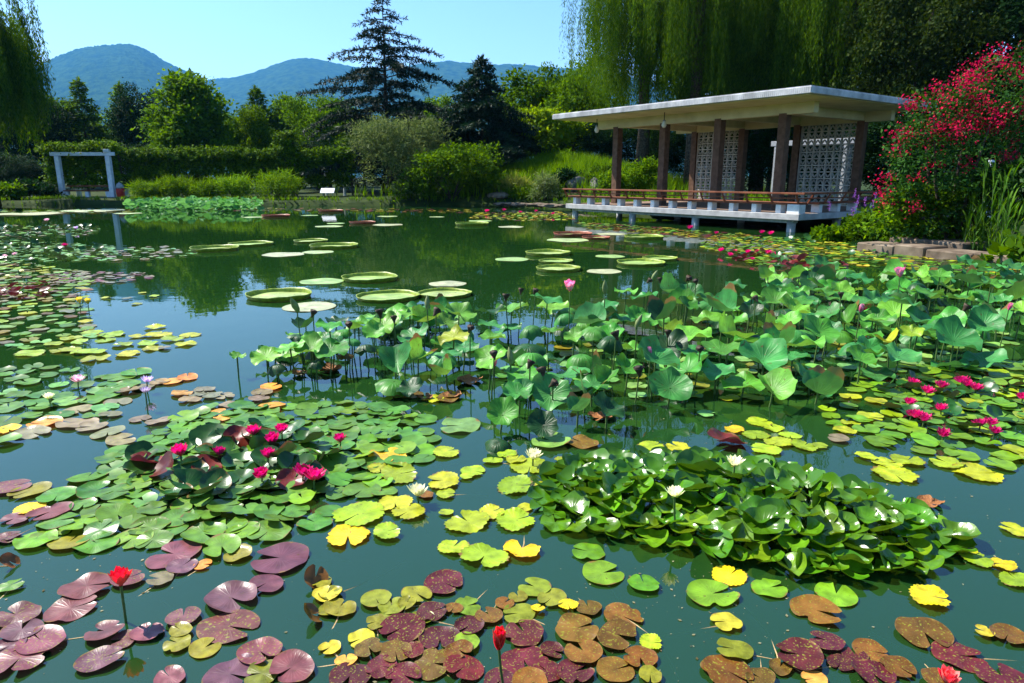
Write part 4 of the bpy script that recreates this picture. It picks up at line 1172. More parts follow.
#        colour, speckled, shape, words
KIND = {
    'g': ((.078, .198, .016), False, 'flat', 'green'),
    'd': ((.018, .085, .010), False, 'bent', 'dark green'),
    'r': ((.12, .016, .010), False, 'bent', 'red brown'),
    'l': ((.28, .37, .010), False, 'tooth', 'lime green'),
    'y': ((.62, .46, .006), False, 'tooth', 'yellow'),
    'Y': ((.46, .40, .03), True, 'flat', 'yellowish spotted'),
    'e': ((.120, .26, .010), False, 'flat', 'bright green'),
    'p': ((.15, .33, .065), False, 'flat', 'pale green'),
    'M': ((.090, .014, .018), True, 'flat', 'dark red speckled'),
    'b': ((.138, .068, .010), True, 'flat', 'bronze speckled'),
    'o': ((.19, .19, .012), True, 'flat', 'olive'),
    'm': ((.145, .050, .056), True, 'flat', 'purplish'),
    'u': ((.20, .18, .10), True, 'flat', 'dull blotched'),
    'O': ((.62, .27, .035), False, 'flat', 'orange'),
    'D': ((.13, .06, .01), False, 'bent', 'brown curled'),
}
PADS = []      # dicts, first by hand
def pad(px, py, w, k, patch, shape=None):
    PADS.append(dict(px=px, py=py, w=w, k=k, patch=patch, shape=shape or KIND[k][2], hand=True))
def pads(patch, txt):
    for t in txt.split():
        k, px, py, w = t.split(',')
        pad(float(px), float(py), float(w), k, patch)

pads('purple', 'm,87,588.7,45 m,71,610,46 m,104.6,634.5,36 m,123.5,640.5,27 m,147.4,634.5,30 m,128,581,31 u,160,581,25 m,183.6,619.6,31 o,181,633,23 o,177.6,645.5,27 o,205,649,31 m,231.4,600,51 m,229,628,56 m,266.6,585.4,33 m,280,560.5,56 m,174,555,50 m,182,568,29 O,203,566,18 m,260.6,654.5,43 m,16.6,618,43 m,22.6,633,36 m,41.5,643.5,46 m,10,648,30 g,10,588,24 m,8,540,22 D,10,566,18 m,20,662,50 m,100,662,40 m,230,676,50 m,292,671,45 o,262,676,36 m,170,680,30 D,316,583,24 Y,327,597,28 o,332,611,25 Y,330,649,22 D,312,620,26')
pads('purple', 'm,11,489,36 o,31,492,35 y,30,510,28 m,51,514,38 g,58,497.5,37 m,14.5,521,25 m,8,539,24')
pads('round', 'g,88,479,35 e,36,541,40 e,50,536,36 o,69,544,35 e,97,545,40 e,132,540,40 e,84,526,41 g,58,523,38 g,84,506.6,25 e,222,549,40 o,238,556,28 e,243,533,32 g,315,524,34 g,296,513,30 g,384.5,493,27')
pads('dull', 'O,45,424,32 u,33,434,32 u,77,424,36 u,92,428,29 u,108,434,31 u,121,441,31 u,77,411,28 u,111,416,20 u,118,403,25 u,140,419.6,20 u,158,422,24 O,182,394.5,22 u,190,401,21 u,204.6,390.6,20 u,213,397,20 u,225,397,20 O,216,411.5,18 O,222,419.6,17 u,229,405,20 O,188,378.7,20 O,171,382.5,22 u,160,383,20 u,143,388,22 u,128,392,24 O,271,388,22 O,272,406.5,26 u,262,394,21 u,259,400,20 u,199,395,18')
pads('lime', 'p,460,427,42 l,446,454,26 y,387,457,39 l,399,475.5,40 l,443,483,34 l,395,505,34 l,409,513.5,33 l,359.6,515,50 y,348,537,44 l,387,534,30 l,446,513.5,15 l,446,495,20 l,515,487,37 l,545,488,21 l,467.7,523,44 l,492,513.4,27 l,515,522,40 l,525,509,16 l,453.6,548.6,30 l,484.6,558,44 y,522,551,37 l,530,467,38 l,516,461,20 l,493,462,18 l,507,455,20 l,473,472,25 l,467,478,14 l,550,470,26 l,565,463,22 l,572,476,20 b,425,496,18 l,380,470,24')
PADS[-12]['shape'] = 'heart'
pads('maroon', 'M,444,584,40 o,534.5,589,32 o,518,598,18 o,552,600,29 b,504.6,605,20 o,518.7,614.7,33 y,538,611,14 o,376,601,30 o,416.7,596,30 o,392,608,28 o,407,605,20 o,387.5,619,21 o,376,625,22 M,431.5,613.6,31 b,453.6,610,18 e,467.7,607.6,28 M,469.4,628,30 b,488.8,617,28 o,422,619,24 Y,361.5,640,28 b,369,650.5,29 M,402.6,630,45 M,440,640,39 e,467,644,27 b,395.6,654,33 M,413,652,24 b,432.5,665,41 M,464,670,39 b,459,653,27 M,381.5,669,32 M,404,677.6,36 O,346,663,20 M,350,679,41 o,330.5,596,24 o,340,610,31 o,322,584,20 M,524,635,41 M,524,661,45 M,552,652,24 b,576.7,631,45 b,583,654,38 b,617,638,42 b,623,617,41 b,588,609,28 b,640,660,33 l,650.5,644,24 b,615,671.6,37 M,575,673,37 M,547,673,31 o,650,677,24 y,568,607,19 M,500,682,34 b,530,684,36')
pads('bronze', 'b,816,613,46 Y,726,624,30 b,923.5,636,50 M,959,657.6,46 Y,984,634,19 b,1007.5,637,32 o,734,652.5,35 M,799,658,48 M,826,644,33 b,780,669,23 b,870,652.5,34 M,854.7,656,24 M,840.5,664,26 M,872.5,676,41 b,898,669,32 M,1001,678,45 b,727,673,49 O,814,681,24 b,760,681,30 b,940,684,34')
pads('fringe', 'e,712,595.4,49 e,769,590,33 y,729,577,34 e,836,595,41 y,928.6,599,38 y,1002,567.6,26 l,1016,582,30 l,1015,531,27 l,976.6,474,43 l,946,463.5,33 l,907,462,30 l,894.6,476,40 l,886.5,465,27 l,865.6,458,21 l,844.6,432,21 e,603,574,43 e,643.5,586,31 e,588,553,34 y,955,545,16 l,962,551,26 l,975,560,30')
pads('scatter', 'l,756,436,26 l,774,429,20 l,778.6,443,29 l,766,451,29 l,804,447,26 l,820,447,15 l,759,422.5,25 l,790,436,20 l,729.5,399,20 p,706,415,19 y,734,431,20 r,726,445,38 l,650.5,447,26 l,678,449,27 p,550.6,443,40 b,581,443,34 l,433,400,22 b,448,399,26 b,412,395,24 l,850,425,18 u,838,440,22')
pads('yellow', 'l,155,328,18 l,92,334,22 l,111,336,23 l,159,335.5,24 l,190,335.5,21 l,186,344.8,20 l,153,349,21 l,172.6,340,21 l,148,344.5,20 l,128,355,24 l,96,360,25 l,91,353,28 l,63,351,22 l,81,353,18 l,123,345.4,20 l,106,341,18 l,80,343,16 l,71,351,20 l,30,354,28 l,68,338,14 l,116,334.5,17 l,138,337,16 u,165,349,13')
pads('west', 'g,120,378,30 g,137,374,26 g,125,386,30 p,100,391,26')

# patches that are filled: outline in pixels on the water, leaf radius in metres, spacing, colours
def in_poly(P, poly):
    x, y = P; c = False
    for i in range(len(poly)):
        x0, y0 = poly[i]; x1, y1 = poly[(i + 1) % len(poly)]
        if (y0 > y) != (y1 > y) and x < (x1 - x0) * (y - y0) / (y1 - y0) + x0: c = not c
    return c
def fill(patch, poly_px, r, gap, cols, seed, nmax=2000, tilt=0.05, squash=1.0):
    rnd = random.Random(seed)
    W = [at(*q) for q in poly_px]; poly = [(p.x, p.y) for p in W]
    xs = [p[0] for p in poly]; ys = [p[1] for p in poly]
    got = [(at(q['px'], q['py']).x, at(q['px'], q['py']).y, size_at(at(q['px'], q['py']), q['w']) / 2) for q in PADS if q['hand']]
    out = []
    tries = int((max(xs) - min(xs)) * (max(ys) - min(ys)) / (gap * gap) * 14)
    cell = {}
    for _ in range(tries):
        x, y = rnd.uniform(min(xs), max(xs)), rnd.uniform(min(ys), max(ys))
        if not in_poly((x, y), poly): continue
        ci, cj = int(x // gap), int(y // gap)
        if any((x - a) ** 2 + (y - b) ** 2 < gap * gap for i in (-1, 0, 1) for j in (-1, 0, 1) for a, b in cell.get((ci + i, cj + j), ())): continue
        if any((x - a) ** 2 + (y - b) ** 2 < (c * .8 + r * .4) ** 2 for a, b, c in got): continue
        cell.setdefault((ci, cj), []).append((x, y))
        rr = r * rnd.uniform(.72, 1.22)
        k = rnd.choice(cols)
        ppx, ppy, zc = to_px((x, y, 0))
        out.append(dict(px=ppx, py=ppy, w=2 * rr * F_PX / zc, k=k, patch=patch, shape=KIND[k][2], hand=False))
        if len(out) >= nmax: break
    PADS.extend(out)
A_POLY = [(118, 452), (165, 428), (205, 408), (262, 406), (330, 403), (395, 408), (425, 420), (437, 440), (420, 465), (385, 485), (345, 500), (325, 520), (262, 538), (222, 548), (180, 540), (120, 545), (88, 530), (98, 500), (92, 478)]
A_MID = [(140, 458), (190, 438), (240, 430), (310, 432), (345, 445), (335, 470), (300, 490), (235, 500), (170, 500), (140, 482)]
fill('round', A_MID, .105, .118, 'dddddggr', 301, tilt=.3)
fill('round', A_POLY, .105, .128, 'gggggggeg', 302)
fill('west', [(0, 368), (30, 366), (62, 370), (108, 376), (128, 392), (118, 408), (85, 420), (40, 424), (0, 428)], .115, .20, 'ggggggpg', 303)
fill('west', [(0, 430), (40, 424), (25, 440), (0, 445)], .11, .2, 'ggy', 304)
L_POLY = [(832, 398), (862, 378), (910, 368), (1024, 362), (1060, 400), (1060, 470), (985, 468), (940, 458), (900, 452), (868, 442), (835, 425), (825, 410)]
fill('east', [(880, 385), (950, 376), (1024, 385), (1040, 420), (960, 432), (890, 415)], .085, .15, 'ddgeg', 305)
fill('east', L_POLY, .10, .175, 'eeelelg', 306)
fill('northwest', [(0, 262), (40, 266), (78, 272), (92, 285), (84, 305), (98, 322), (96, 338), (55, 346), (0, 352)], .11, .23, 'geelupob', 307)
fill('northwest', [(0, 285), (40, 283), (60, 292), (30, 302), (0, 300)], .10, .22, 'rrob', 308)
fill('northwest', [(0, 240), (60, 243), (110, 246), (118, 254), (70, 262), (0, 262)], .12, .27, 'gpgdp', 309)
fill('northwest', [(60, 249), (160, 247), (205, 252), (170, 259), (100, 262)], .12, .34, 'puup', 310)
fill('northwest', [(40, 276), (80, 272), (140, 273), (155, 278), (110, 284), (60, 283)], .09, .19, 'uum', 311)
fill('northwest', [(0, 226), (70, 225), (100, 229), (85, 236), (0, 238)], .13, .36, 'pgdu', 312)
fill('northwest', [(100, 296), (150, 292), (175, 298), (140, 305), (105, 303)], .08, .4, 'lu', 313)
fill('east shore', [(700, 243), (740, 237), (800, 238), (830, 242), (870, 248), (930, 256), (1000, 262), (1030, 268), (1000, 276), (900, 270), (860, 266), (800, 262), (745, 254), (705, 250)], .13, .25, 'ggeolggodY', 314)
fill('east shore', [(720, 258), (760, 253), (810, 258), (850, 268), (815, 272), (760, 265)], .12, .2, 'rdeg', 315)
fill('deck', [(575, 222), (640, 226), (700, 231), (760, 236), (730, 241), (660, 236), (590, 229)], .14, .30, 'Mobgog', 316)
fill('deck', [(480, 213), (560, 212), (575, 220), (520, 221), (470, 218)], .15, .42, 'lloeMY', 317)
fill('far shore', [(200, 208.5), (300, 208.3), (470, 209.5), (480, 213), (330, 211.5), (210, 211)], .2, .75, 'oboM', 318)
fill('far shore', [(130, 213), (0, 213.5), (0, 210.5), (135, 210)], .3, .9, 'ppo', 319)
fill('lotus', [(470, 370), (560, 345), (700, 345), (860, 340), (1000, 330), (1024, 345), (940, 360), (860, 372), (800, 398), (690, 402), (600, 395), (520, 392)], .10, .27, 'ppgpo', 320)

for i, q in enumerate(PADS):
    p = at(q['px'], q['py']); q['p'] = p; q['r'] = size_at(p, q['w']) / 2
PADS = [q for q in PADS if pond_distance(q['p'].x, q['p'].y) < -.05]
vis = [q for q in PADS if -q['w'] * .4 < q['px'] < 1024 + q['w'] * .4 and q['py'] < 683 + 8]
vis.sort(key=lambda q: (-q['hand'] * (q['w'] > 16), -q['w']))
SINGLE = vis[:296]
single_ids = set(id(q) for q in SINGLE)
REST = [q for q in PADS if id(q) not in single_ids]
rnd = random.Random(77)
def pad_pose(q, rnd):
    """height and tilt: neighbours ride over one another, the middle leaves stand up"""
    up = q['k'] in 'dr'
    tl = (abs(rnd.gauss(0, .34)) + .12 if up else abs(rnd.gauss(0, .11 if q['patch'] == 'round' else .05)))
    if q['k'] == 'D': tl = .8
    a = rnd.uniform(0, 6.283)
    z = .006 + rnd.uniform(0, .012) + q['r'] * math.sin(tl) * (.75 if up else .5)
    return z, tl, a, rnd.uniform(0, 6.283)
def jitter(c, rnd, k):
    s = rnd.uniform(.78, 1.22)
    h = rnd.uniform(.82, 1.3)
    return (c[0] * s * h, c[1] * s * rnd.uniform(.92, 1.08), c[2] * s * rnd.uniform(.8, 1.2))
for q in SINGLE:
    col, sp, _, words = KIND[q['k']]
    if q['k'] in 'mo' and rnd.random() < .55: sp = False
    me = rnd.choice(PAD_ME[(q['shape'], sp)])
    z, tl, a, rz = pad_pose(q, rnd)
    o = link_mesh('water_lily_pad', me)
    o.location = (q['p'].x, q['p'].y, z)
    o.rotation_euler = (Matrix.Rotation(a, 3, 'Z') @ Matrix.Rotation(tl, 3, 'X') @ Matrix.Rotation(rz - a, 3, 'Z')).to_euler()
    if q['shape'] == 'heart': o.rotation_euler = (0, .08, math.radians(80))
    k1 = rnd.uniform(.9, 1.08); o.scale = (q['r'] * k1, q['r'] / k1, q['r'])
    o.color = (*jitter(col, rnd, q['k']), 1)
    q['o'] = o
# underwater leaf stalks that show through the water by some of the purple and bronze pads
STALK_RND = random.Random(12)
for q in SINGLE:
    if q['patch'] in ('purple', 'bronze', 'maroon', 'lime') and STALK_RND.random() < .5:
        a = STALK_RND.uniform(0, 6.283); l = STALK_RND.uniform(.25, .6)
        o = q['o']; mb = MB()
        inv = o.rotation_euler.to_matrix().transposed()
        P = [Vector((math.cos(a) * l * t + .04 * math.sin(t * 4), math.sin(a) * l * t, -.0005 - .02 * t ** 1.6 - o.location.z)) for t in (.02, .15, .4, .7, 1)]
        mb.tube([inv @ p / q['r'] for p in P], .0042 / q['r'], 5)
        mb.build('leaf_stalk', M['stalk_tan'], o)
# the leaves past three hundred: one object
Vs, Ts, Qs, Cs = [], [], [], []; off = 0
LOW = {k: [pad_arrays(400 + i * 7 + j, n_, w_, c_, segs=16, rings=2, cup=cu, fold=fo) for j, (n_, w_, c_, cu, fo) in enumerate(((.2, .03, .02, 0, 0), (.45, .04, .05, 0, 0), (.3, .05, .02, .05, .05)))] for i, k in enumerate(('flat', 'tooth', 'heart'))}
LOW['bent'] = [pad_arrays(450, .4, .06, .1, segs=16, rings=2, cup=.15), pad_arrays(451, .4, .08, .1, segs=16, rings=2, fold=.3)]
for q in REST:
    v, t, qd = rnd.choice(LOW[q['shape']])
    z, tl, a, rz = pad_pose(q, rnd)
    R = np.array(Matrix.Rotation(a, 3, 'Z') @ Matrix.Rotation(tl, 3, 'X') @ Matrix.Rotation(rz - a, 3, 'Z'))
    Vs.append((v * q['r']) @ R.T + np.array([q['p'].x, q['p'].y, z])); Ts.append(t + off); Qs.append(qd + off); off += len(v)
    Cs.append(np.repeat(np.array([jitter(KIND[q['k']][0], rnd, 0)]), len(v), 0))
if Vs:
    o = link_mesh('lily_pads', np_mesh('lily_pads', np.concatenate(Vs), [np.concatenate(Ts), np.concatenate(Qs)], M['pad_merged'], True, col=np.concatenate(Cs)))
    tag(o, kind='stuff')
print('pads', len(SINGLE), 'rest', len(REST))

# ------------------------------------------------------------------ the raised clump of glossy leaves
CL_POLY = [(545, 482), (572, 466), (620, 460), (690, 460), (745, 468), (800, 474), (850, 492), (900, 508), (945, 528), (970, 546), (945, 560), (910, 574), (870, 578), (820, 578), (770, 570), (720, 558), (660, 546), (605, 538), (558, 532), (540, 508)]
def raised_clump():
    W = [at(*q) for q in CL_POLY]; poly = [(p.x, p.y) for p in W]
    cx_, cy_ = sum(p[0] for p in poly) / len(poly), sum(p[1] for p in poly) / len(poly)
    root = empty('water_lily_clump', (cx_, cy_, 0)); tag(root, 'dense raised clump of glossy green lily leaves with two cream flowers', 'water lily')
    rnd = random.Random(61); got = []; leaves = []
    xs = [p[0] for p in poly]; ys = [p[1] for p in poly]
    def edge(x, y): # metres inside the outline
        d = 9
        for i in range(len(poly)):
            x0, y0 = poly[i]; x1, y1 = poly[(i + 1) % len(poly)]
            ex, ey = x1 - x0, y1 - y0; t = max(0, min(1, ((x - x0) * ex + (y - y0) * ey) / (ex * ex + ey * ey)))
            d = min(d, math.hypot(x - x0 - t * ex, y - y0 - t * ey))
        return d
    for _ in range(9000):
        x, y = rnd.uniform(min(xs), max(xs)), rnd.uniform(min(ys), max(ys))
        if not in_poly((x, y), poly) or any((x - a) ** 2 + (y - b) ** 2 < .092 ** 2 for a, b in got): continue
        got.append((x, y)); e = edge(x, y)
        h = min(1, e / .45)
        z = .025 + h * .10 * rnd.uniform(.55, 1.15)
        r = rnd.uniform(.072, .115)
        tl = abs(rnd.gauss(.08 + .20 * h, .16)); a = rnd.uniform(0, 6.283)
        leaves.append((x, y, z, r, tl, a, rnd.uniform(0, 6.283), h))
    leaves.sort(key=lambda q: q[1] - 3 * q[3])        # the nearest, largest in the picture, first
    Vs, Ts, Qs, off = [], [], [], 0
    for i, (x, y, z, r, tl, a, rz, h) in enumerate(leaves):
        R = (Matrix.Rotation(a, 3, 'Z') @ Matrix.Rotation(tl, 3, 'X') @ Matrix.Rotation(rz - a, 3, 'Z'))
        k = rnd.randrange(len(CLUMP))
        if i < 99:
            o = link_mesh('leaf', CLUMP_ME[k], root, (x - cx_, y - cy_, z)); o.rotation_euler = R.to_euler(); o.scale = (r, r, r)
            c = (.062, .185, .004) if rnd.random() < .8 else (.11, .24, .006)
            o.color = (*jitter(c, rnd, 0), 1)
        else:
            v, t, q = CLUMP[k]
            Vs.append((v * r) @ np.array(R).T + np.array([x - cx_, y - cy_, z])); Ts.append(t + off); Qs.append(q + off); off += len(v)
    # stalks under the leaves and the leaves at the back as one part
    if Vs:
        o = link_mesh('back_leaves', np_mesh('back_leaves', np.concatenate(Vs), [np.concatenate(Ts), np.concatenate(Qs)], M['clump_leaf'], True), root); o['kind'] = 'stuff'; o.color = (.058, .175, .004, 1)
    mb = MB()
    for (x, y, z, r, tl, a, rz, h) in leaves:
        if h > .2: mb.tube([(x - cx_, y - cy_, z - .002), (x - cx_ + .03, y - cy_ + .02, z * .4), (x - cx_ + .05, y - cy_ - .02, -.1)], .004, 4, False)
    o = mb.build('leaf_stalks', M['stalk'], root); o['kind'] = 'stuff'
    print('clump leaves', len(leaves))
    return root
raised_clump()

# ------------------------------------------------------------------ giant rimmed pads
def giant_meshes(rim, red, seed):
    rng = np.random.default_rng(seed)
    n = 56; a = np.linspace(0, 2 * math.pi, n, endpoint=False)
    out = 1 + .02 * np.sin(2 * a + rng.uniform(0, 6)) + .012 * np.sin(5 * a + rng.uniform(0, 6))
    V = [(0, 0, .01)]; F3 = []; F4 = []
    rr = (.25, .5, .75, .92, 1.0)
    for r in rr:
        z = .012 + .01 * np.sin(4 * a + r * 5) * r
        V += list(zip(out * r * np.cos(a), out * r * np.sin(a), z))
    F3 = [(0, 1 + k, 1 + (k + 1) % n) for k in range(n)]
    for j in range(len(rr) - 1):
        b0, b1 = 1 + j * n, 1 + (j + 1) * n
        F4 += [(b0 + k, b1 + k, b1 + (k + 1) % n, b0 + (k + 1) % n) for k in range(n)]
    disc = np_mesh('pad', np.array(V), [np.array(F3), np.array(F4)], M['giant_pad'], True)
    if not rim: return disc, None
    V = []
    hgt = .145 * (1 + .12 * np.sin(3 * a + rng.uniform(0, 6)) + .05 * np.sin(11 * a))
    prof = [(1.0, 0.004), (1.035, .35), (1.05, .75), (1.07, 1.0), (1.045, 1.0), (1.02, .7), (1.005, .35), (.985, .02)]
    for r, h in prof: V += list(zip(out * r * np.cos(a), out * r * np.sin(a), hgt * h + .002))
    m = len(prof); F = []
    for j in range(m - 1):
        F += [(j * n + k, j * n + (k + 1) % n, (j + 1) * n + (k + 1) % n, (j + 1) * n + k) for k in range(n)]
    return disc, np_mesh('rim', np.array(V), np.array(F), M['giant_rim_red' if red else 'giant_rim'], True)
GV = {'rim': giant_meshes(True, False, 501), 'rim2': giant_meshes(True, False, 502), 'red': giant_meshes(True, True, 503), 'flat': giant_meshes(False, False, 504)}
GIANT = [
    (279.6, 297, 60, 'rim', 'rimmed giant pad farthest out over the sky reflection, alone toward the open water'), (309.5, 307, 53, 'flat', 'rimless giant pad just in front of the outlying rimmed one'),
    (388, 298, 58, 'rim2', 'large rimmed giant pad nearest the lotus leaves, in the middle group'), (370, 279.6, 52, 'rim', 'rimmed giant pad at the back of the middle group'),
    (322, 281.6, 43, 'flat', 'flat giant pad touching the rear rimmed pad of the middle group'), (444.6, 295, 50, 'rim2', 'low rimmed giant pad beside the lotus stand, last of the middle group'),
    (447.6, 284, 37, 'flat', 'small flat giant pad behind the last rimmed one of the middle group'), (215, 250, 44, 'rim', 'rimmed giant pad at the pergola end of the back group'),
    (251, 245, 40, 'rim2', 'rimmed giant pad second from the pergola end of the back group'), (283, 254.7, 41, 'flat', 'flat giant pad in front of the back group'),
    (318, 252.3, 31, 'flat', 'small flat giant pad between two others in the back group'), (334, 247.5, 44, 'rim', 'rimmed giant pad at the lotus end of the back group'),
    (311, 241.8, 32, 'rim2', 'small rimmed giant pad rearmost in the back group'), (512, 259.5, 34, 'flat', 'lone flat giant pad between the back group and the pavilion side'),
    (329, 226.5, 27, 'flat', 'pale giant pad before the white board, nearer of two'), (336, 223.5, 18, 'flat', 'pale giant pad before the white board, farther of two'),
    (362.6, 223.5, 25, 'red', 'red edged giant pad off the silver shrub'), (387.5, 225, 30, 'flat', 'pale giant pad off the silver shrub, next to the red edged one'),
    (472, 225, 32, 'rim', 'rimmed giant pad off the round green bush'), (480.5, 221, 24, 'flat', 'pale giant pad close behind the rimmed one off the round bush'),
    (511, 227, 26, 'flat', 'pale giant pad on the pavilion side of the round bush'), (331, 211.7, 23, 'red', 'red edged giant pad close in under the far bank'),
    (309.5, 215.5, 17, 'flat', 'tiny pale giant pad near the far bank beside a red edged one'), (276, 216.8, 26, 'red', 'red edged giant pad off the tall grassy shrub'),
    (253, 217.3, 20, 'flat', 'pale giant pad off the tall grassy shrub'), (387.5, 216.5, 20, 'flat', 'pale giant pad close to the bank under the silver shrub'),
    (437, 217, 15, 'flat', 'tiny pale giant pad close to the bank under the round bush'), (31, 214, 62, 'flat', 'very wide pale giant pad under the pergola, toward the frame edge'),
    (92, 211, 60, 'flat', 'very wide pale giant pad right before the pergola plinth'), (128, 213.5, 26, 'flat', 'pale giant pad between the pergola and the far lotus'),
    (558.6, 270, 42, 'rim', 'nearest rimmed giant pad of the stack facing the pavilion'), (556, 262, 32, 'rim2', 'middle rimmed giant pad of the stack facing the pavilion'),
    (548, 254.5, 42, 'rim', 'rearmost rimmed giant pad of the stack facing the pavilion'), (604, 271.6, 35, 'flat', 'flat giant pad nearest the lotus on the pavilion side'),
    (641, 264, 46, 'rim2', 'rimmed giant pad nearest the pavilion reflection'), (660, 259.5, 32, 'rim', 'rimmed giant pad tucked behind another by the pavilion reflection'),
    (610, 256.5, 29, 'flat', 'flat giant pad in the middle of the pavilion side group'), (573, 235.4, 37, 'red', 'red edged giant pad off the far end of the deck'),
    (568, 240.3, 42, 'flat', 'pale giant pad in front of the red edged one by the deck'), (596, 238.6, 27, 'red', 'small red edged giant pad second from the far end of the deck'),
    (644, 238.3, 37, 'rim', 'yellow rimmed giant pad along the deck reflection'), (611, 234.2, 28, 'flat', 'pale giant pad between two coloured ones along the deck')]
rnd = random.Random(8)
for px, py, w, k, lab in GIANT:
    p = at(px, py); r = size_at(p, w) / 2
    o = empty('giant_water_lily_pad', (p.x, p.y, .003), rnd.uniform(0, 6.28)); o.scale = (r, r, r * (1 if k != 'rim2' else .8))
    tag(o, lab, 'giant lily pad', 'giant rimmed lily pads')
    d, rm = GV[k]
    c = rnd.choice(((.26, .40, .12), (.33, .42, .17), (.38, .40, .22))) if k == 'flat' else rnd.choice(((.27, .40, .10), (.33, .42, .13)))
    x = link_mesh('pad', d, o); x.color = (*c, 1)
    if rm: link_mesh('rim', rm, o)

# far stand of lotus, too many small leaves to count
def far_lotus():
    rng = np.random.default_rng(66)
    V_, F_ = [], []; off = 0
    pts = []
    for _ in range(460):
        p = at(rng.uniform(128, 262), rng.uniform(205.0, 212.0)); pts.append((p.x, p.y, rng.uniform(.08, .55)))
    v, t, q = pad_arrays(470, .1, .12, .05, segs=14, rings=2, cup=.2)
    Vs, Ts, Qs = [], [], []
    for x, y, z in pts:
        R = np.array(Euler((rng.normal(0, .35), rng.normal(0, .35), rng.uniform(0, 6))).to_matrix())
        Vs.append((v * rng.uniform(.13, .28)) @ R.T + np.array([x, y, z])); Ts.append(t + off); Qs.append(q + off); off += len(v)
    tag(link_mesh('far_lotus_leaves', np_mesh('far_lotus_leaves', np.concatenate(Vs), [np.concatenate(Ts), np.concatenate(Qs)], M['far_lotus'], True)), kind='stuff')
far_lotus()

# pollen, petals and bits drifting on the water
def drift():
    rng = np.random.default_rng(99); pts = []
    while len(pts) < 900:
        px, py = rng.uniform(0, 1024), 270 + 413 * rng.uniform() ** .8
        p = at(px, py)
        if math.sin(p.x * 1.7 + 2 * math.sin(p.y * 1.1)) + rng.normal() * .5 > .1: pts.append((p.x, p.y, .003))
    C = np.array(pts); n = len(C)
    a = rng.uniform(0, 6.28, n); D = np.stack([np.cos(a), np.sin(a), 0 * a], 1)
    L = rng.uniform(.004, .011, n) * rng.choice([1, 1, 1, 2.2], n)
    V, F = leaf_quads(C, D, np.array([[0, 0, 1.0]]), L, L * .6, 0)
    tag(link_mesh('water_debris', np_mesh('water_debris', V, F, M['drift'])), kind='stuff')
M['drift'] = foliage_mat('drift', (.10, .08, .03), (.45, .42, .25), .2)
drift()
# ------------------------------------------------------------------ lotus leaves standing on stalks
def lotus_blade(seed, cup=.2, wavy=.10, droop=0.0, fold=0.0, segs=44, rings=7, split=.0):
    rng = np.random.default_rng(seed)
    a = np.linspace(0, 2 * math.pi, segs, endpoint=False)
    ph = rng.uniform(0, 6.28, 6)
    out = 1 + .06 * np.sin(2 * a + ph[0]) + .05 * np.sin(3 * a + ph[1]) + .025 * np.sin(9 * a + ph[2]) + .02 * np.sin(14 * a + ph[4])
    if split: out = out * (1 - split * np.exp(-((((a - ph[5]) + 3.14) % 6.28 - 3.14) / .12) ** 2))
    V = [(0, 0, -.05)]
    for j in range(1, rings + 1):
        r = j / rings
        z = cup * r ** 1.3 - droop * r ** 2.4 + wavy * r ** 4 * (np.sin(4 * a + ph[3]) * .8 + .6 * np.sin(7 * a + ph[4]) + .5 * np.sin(2 * a + ph[5])) - .05 * (1 - r)
        x, y = out * r * np.cos(a), out * r * np.sin(a)
        if fold: z = z + fold * np.abs(x) ** 1.5
        # a strongly dished leaf draws its margin in
        k = 1 - .25 * min(1, abs(cup - droop) + abs(fold) * .5) * r
        V += list(zip(x * k, y * k, z))
    V = np.array(V); n = segs
    T = np.array([(0, 1 + k, 1 + (k + 1) % n) for k in range(n)])
    Q = np.array([(1 + j * n + k, 1 + (j + 1) * n + k, 1 + (j + 1) * n + (k + 1) % n, 1 + j * n + (k + 1) % n) for j in range(rings - 1) for k in range(n)])
    return np_mesh('blade', V, [T, Q], M['lotus_leaf'], True)
LB = {
    'f': [lotus_blade(601, .10, .12), lotus_blade(602, .14, .16), lotus_blade(603, .06, .15, split=.3), lotus_blade(604, .2, .13), lotus_blade(605, .02, .18)],
    'c': [lotus_blade(611, .25, .12), lotus_blade(612, .34, .14), lotus_blade(613, .20, .17, split=.2)],
    'd': [lotus_blade(621, .05, .09, .45), lotus_blade(622, .0, .12, .65)],
    'k': [lotus_blade(631, .15, .08, 0, .75), lotus_blade(632, .1, .1, 0, 1.2)],
}
def stalk_mesh(seed):
    rnd = random.Random(seed); mb = MB()
    a = rnd.uniform(0, 6.28); k = rnd.uniform(.02, .10)
    P = [(math.cos(a) * k * (1 - t) * (1.4 - t), math.sin(a) * k * (1 - t) * (1.4 - t), t) for t in (0, .25, .5, .75, 1)]
    mb.tube(P, .0085, 6, False)
    return mb.mesh('stalk', M['stalk'], True)
SM = [stalk_mesh(s) for s in range(640, 645)]
LOTUS = []
LC = {'b': (.042, .215, .042), 'g': (.055, .24, .020), 'l': (.115, .34, .030), 'd': (.012, .065, .012), 'y': (.24, .33, .012), 'w': (.16, .09, .02)}
LRND = random.Random(90)
def lotus(px, py, wpx, style, col, z, label=None, toward=None):
    z = z * .8; p = at(px, py, z); r = size_at(p, wpx) / 2 * 1.06
    return lotus_at(p, r, style, col, label, toward)
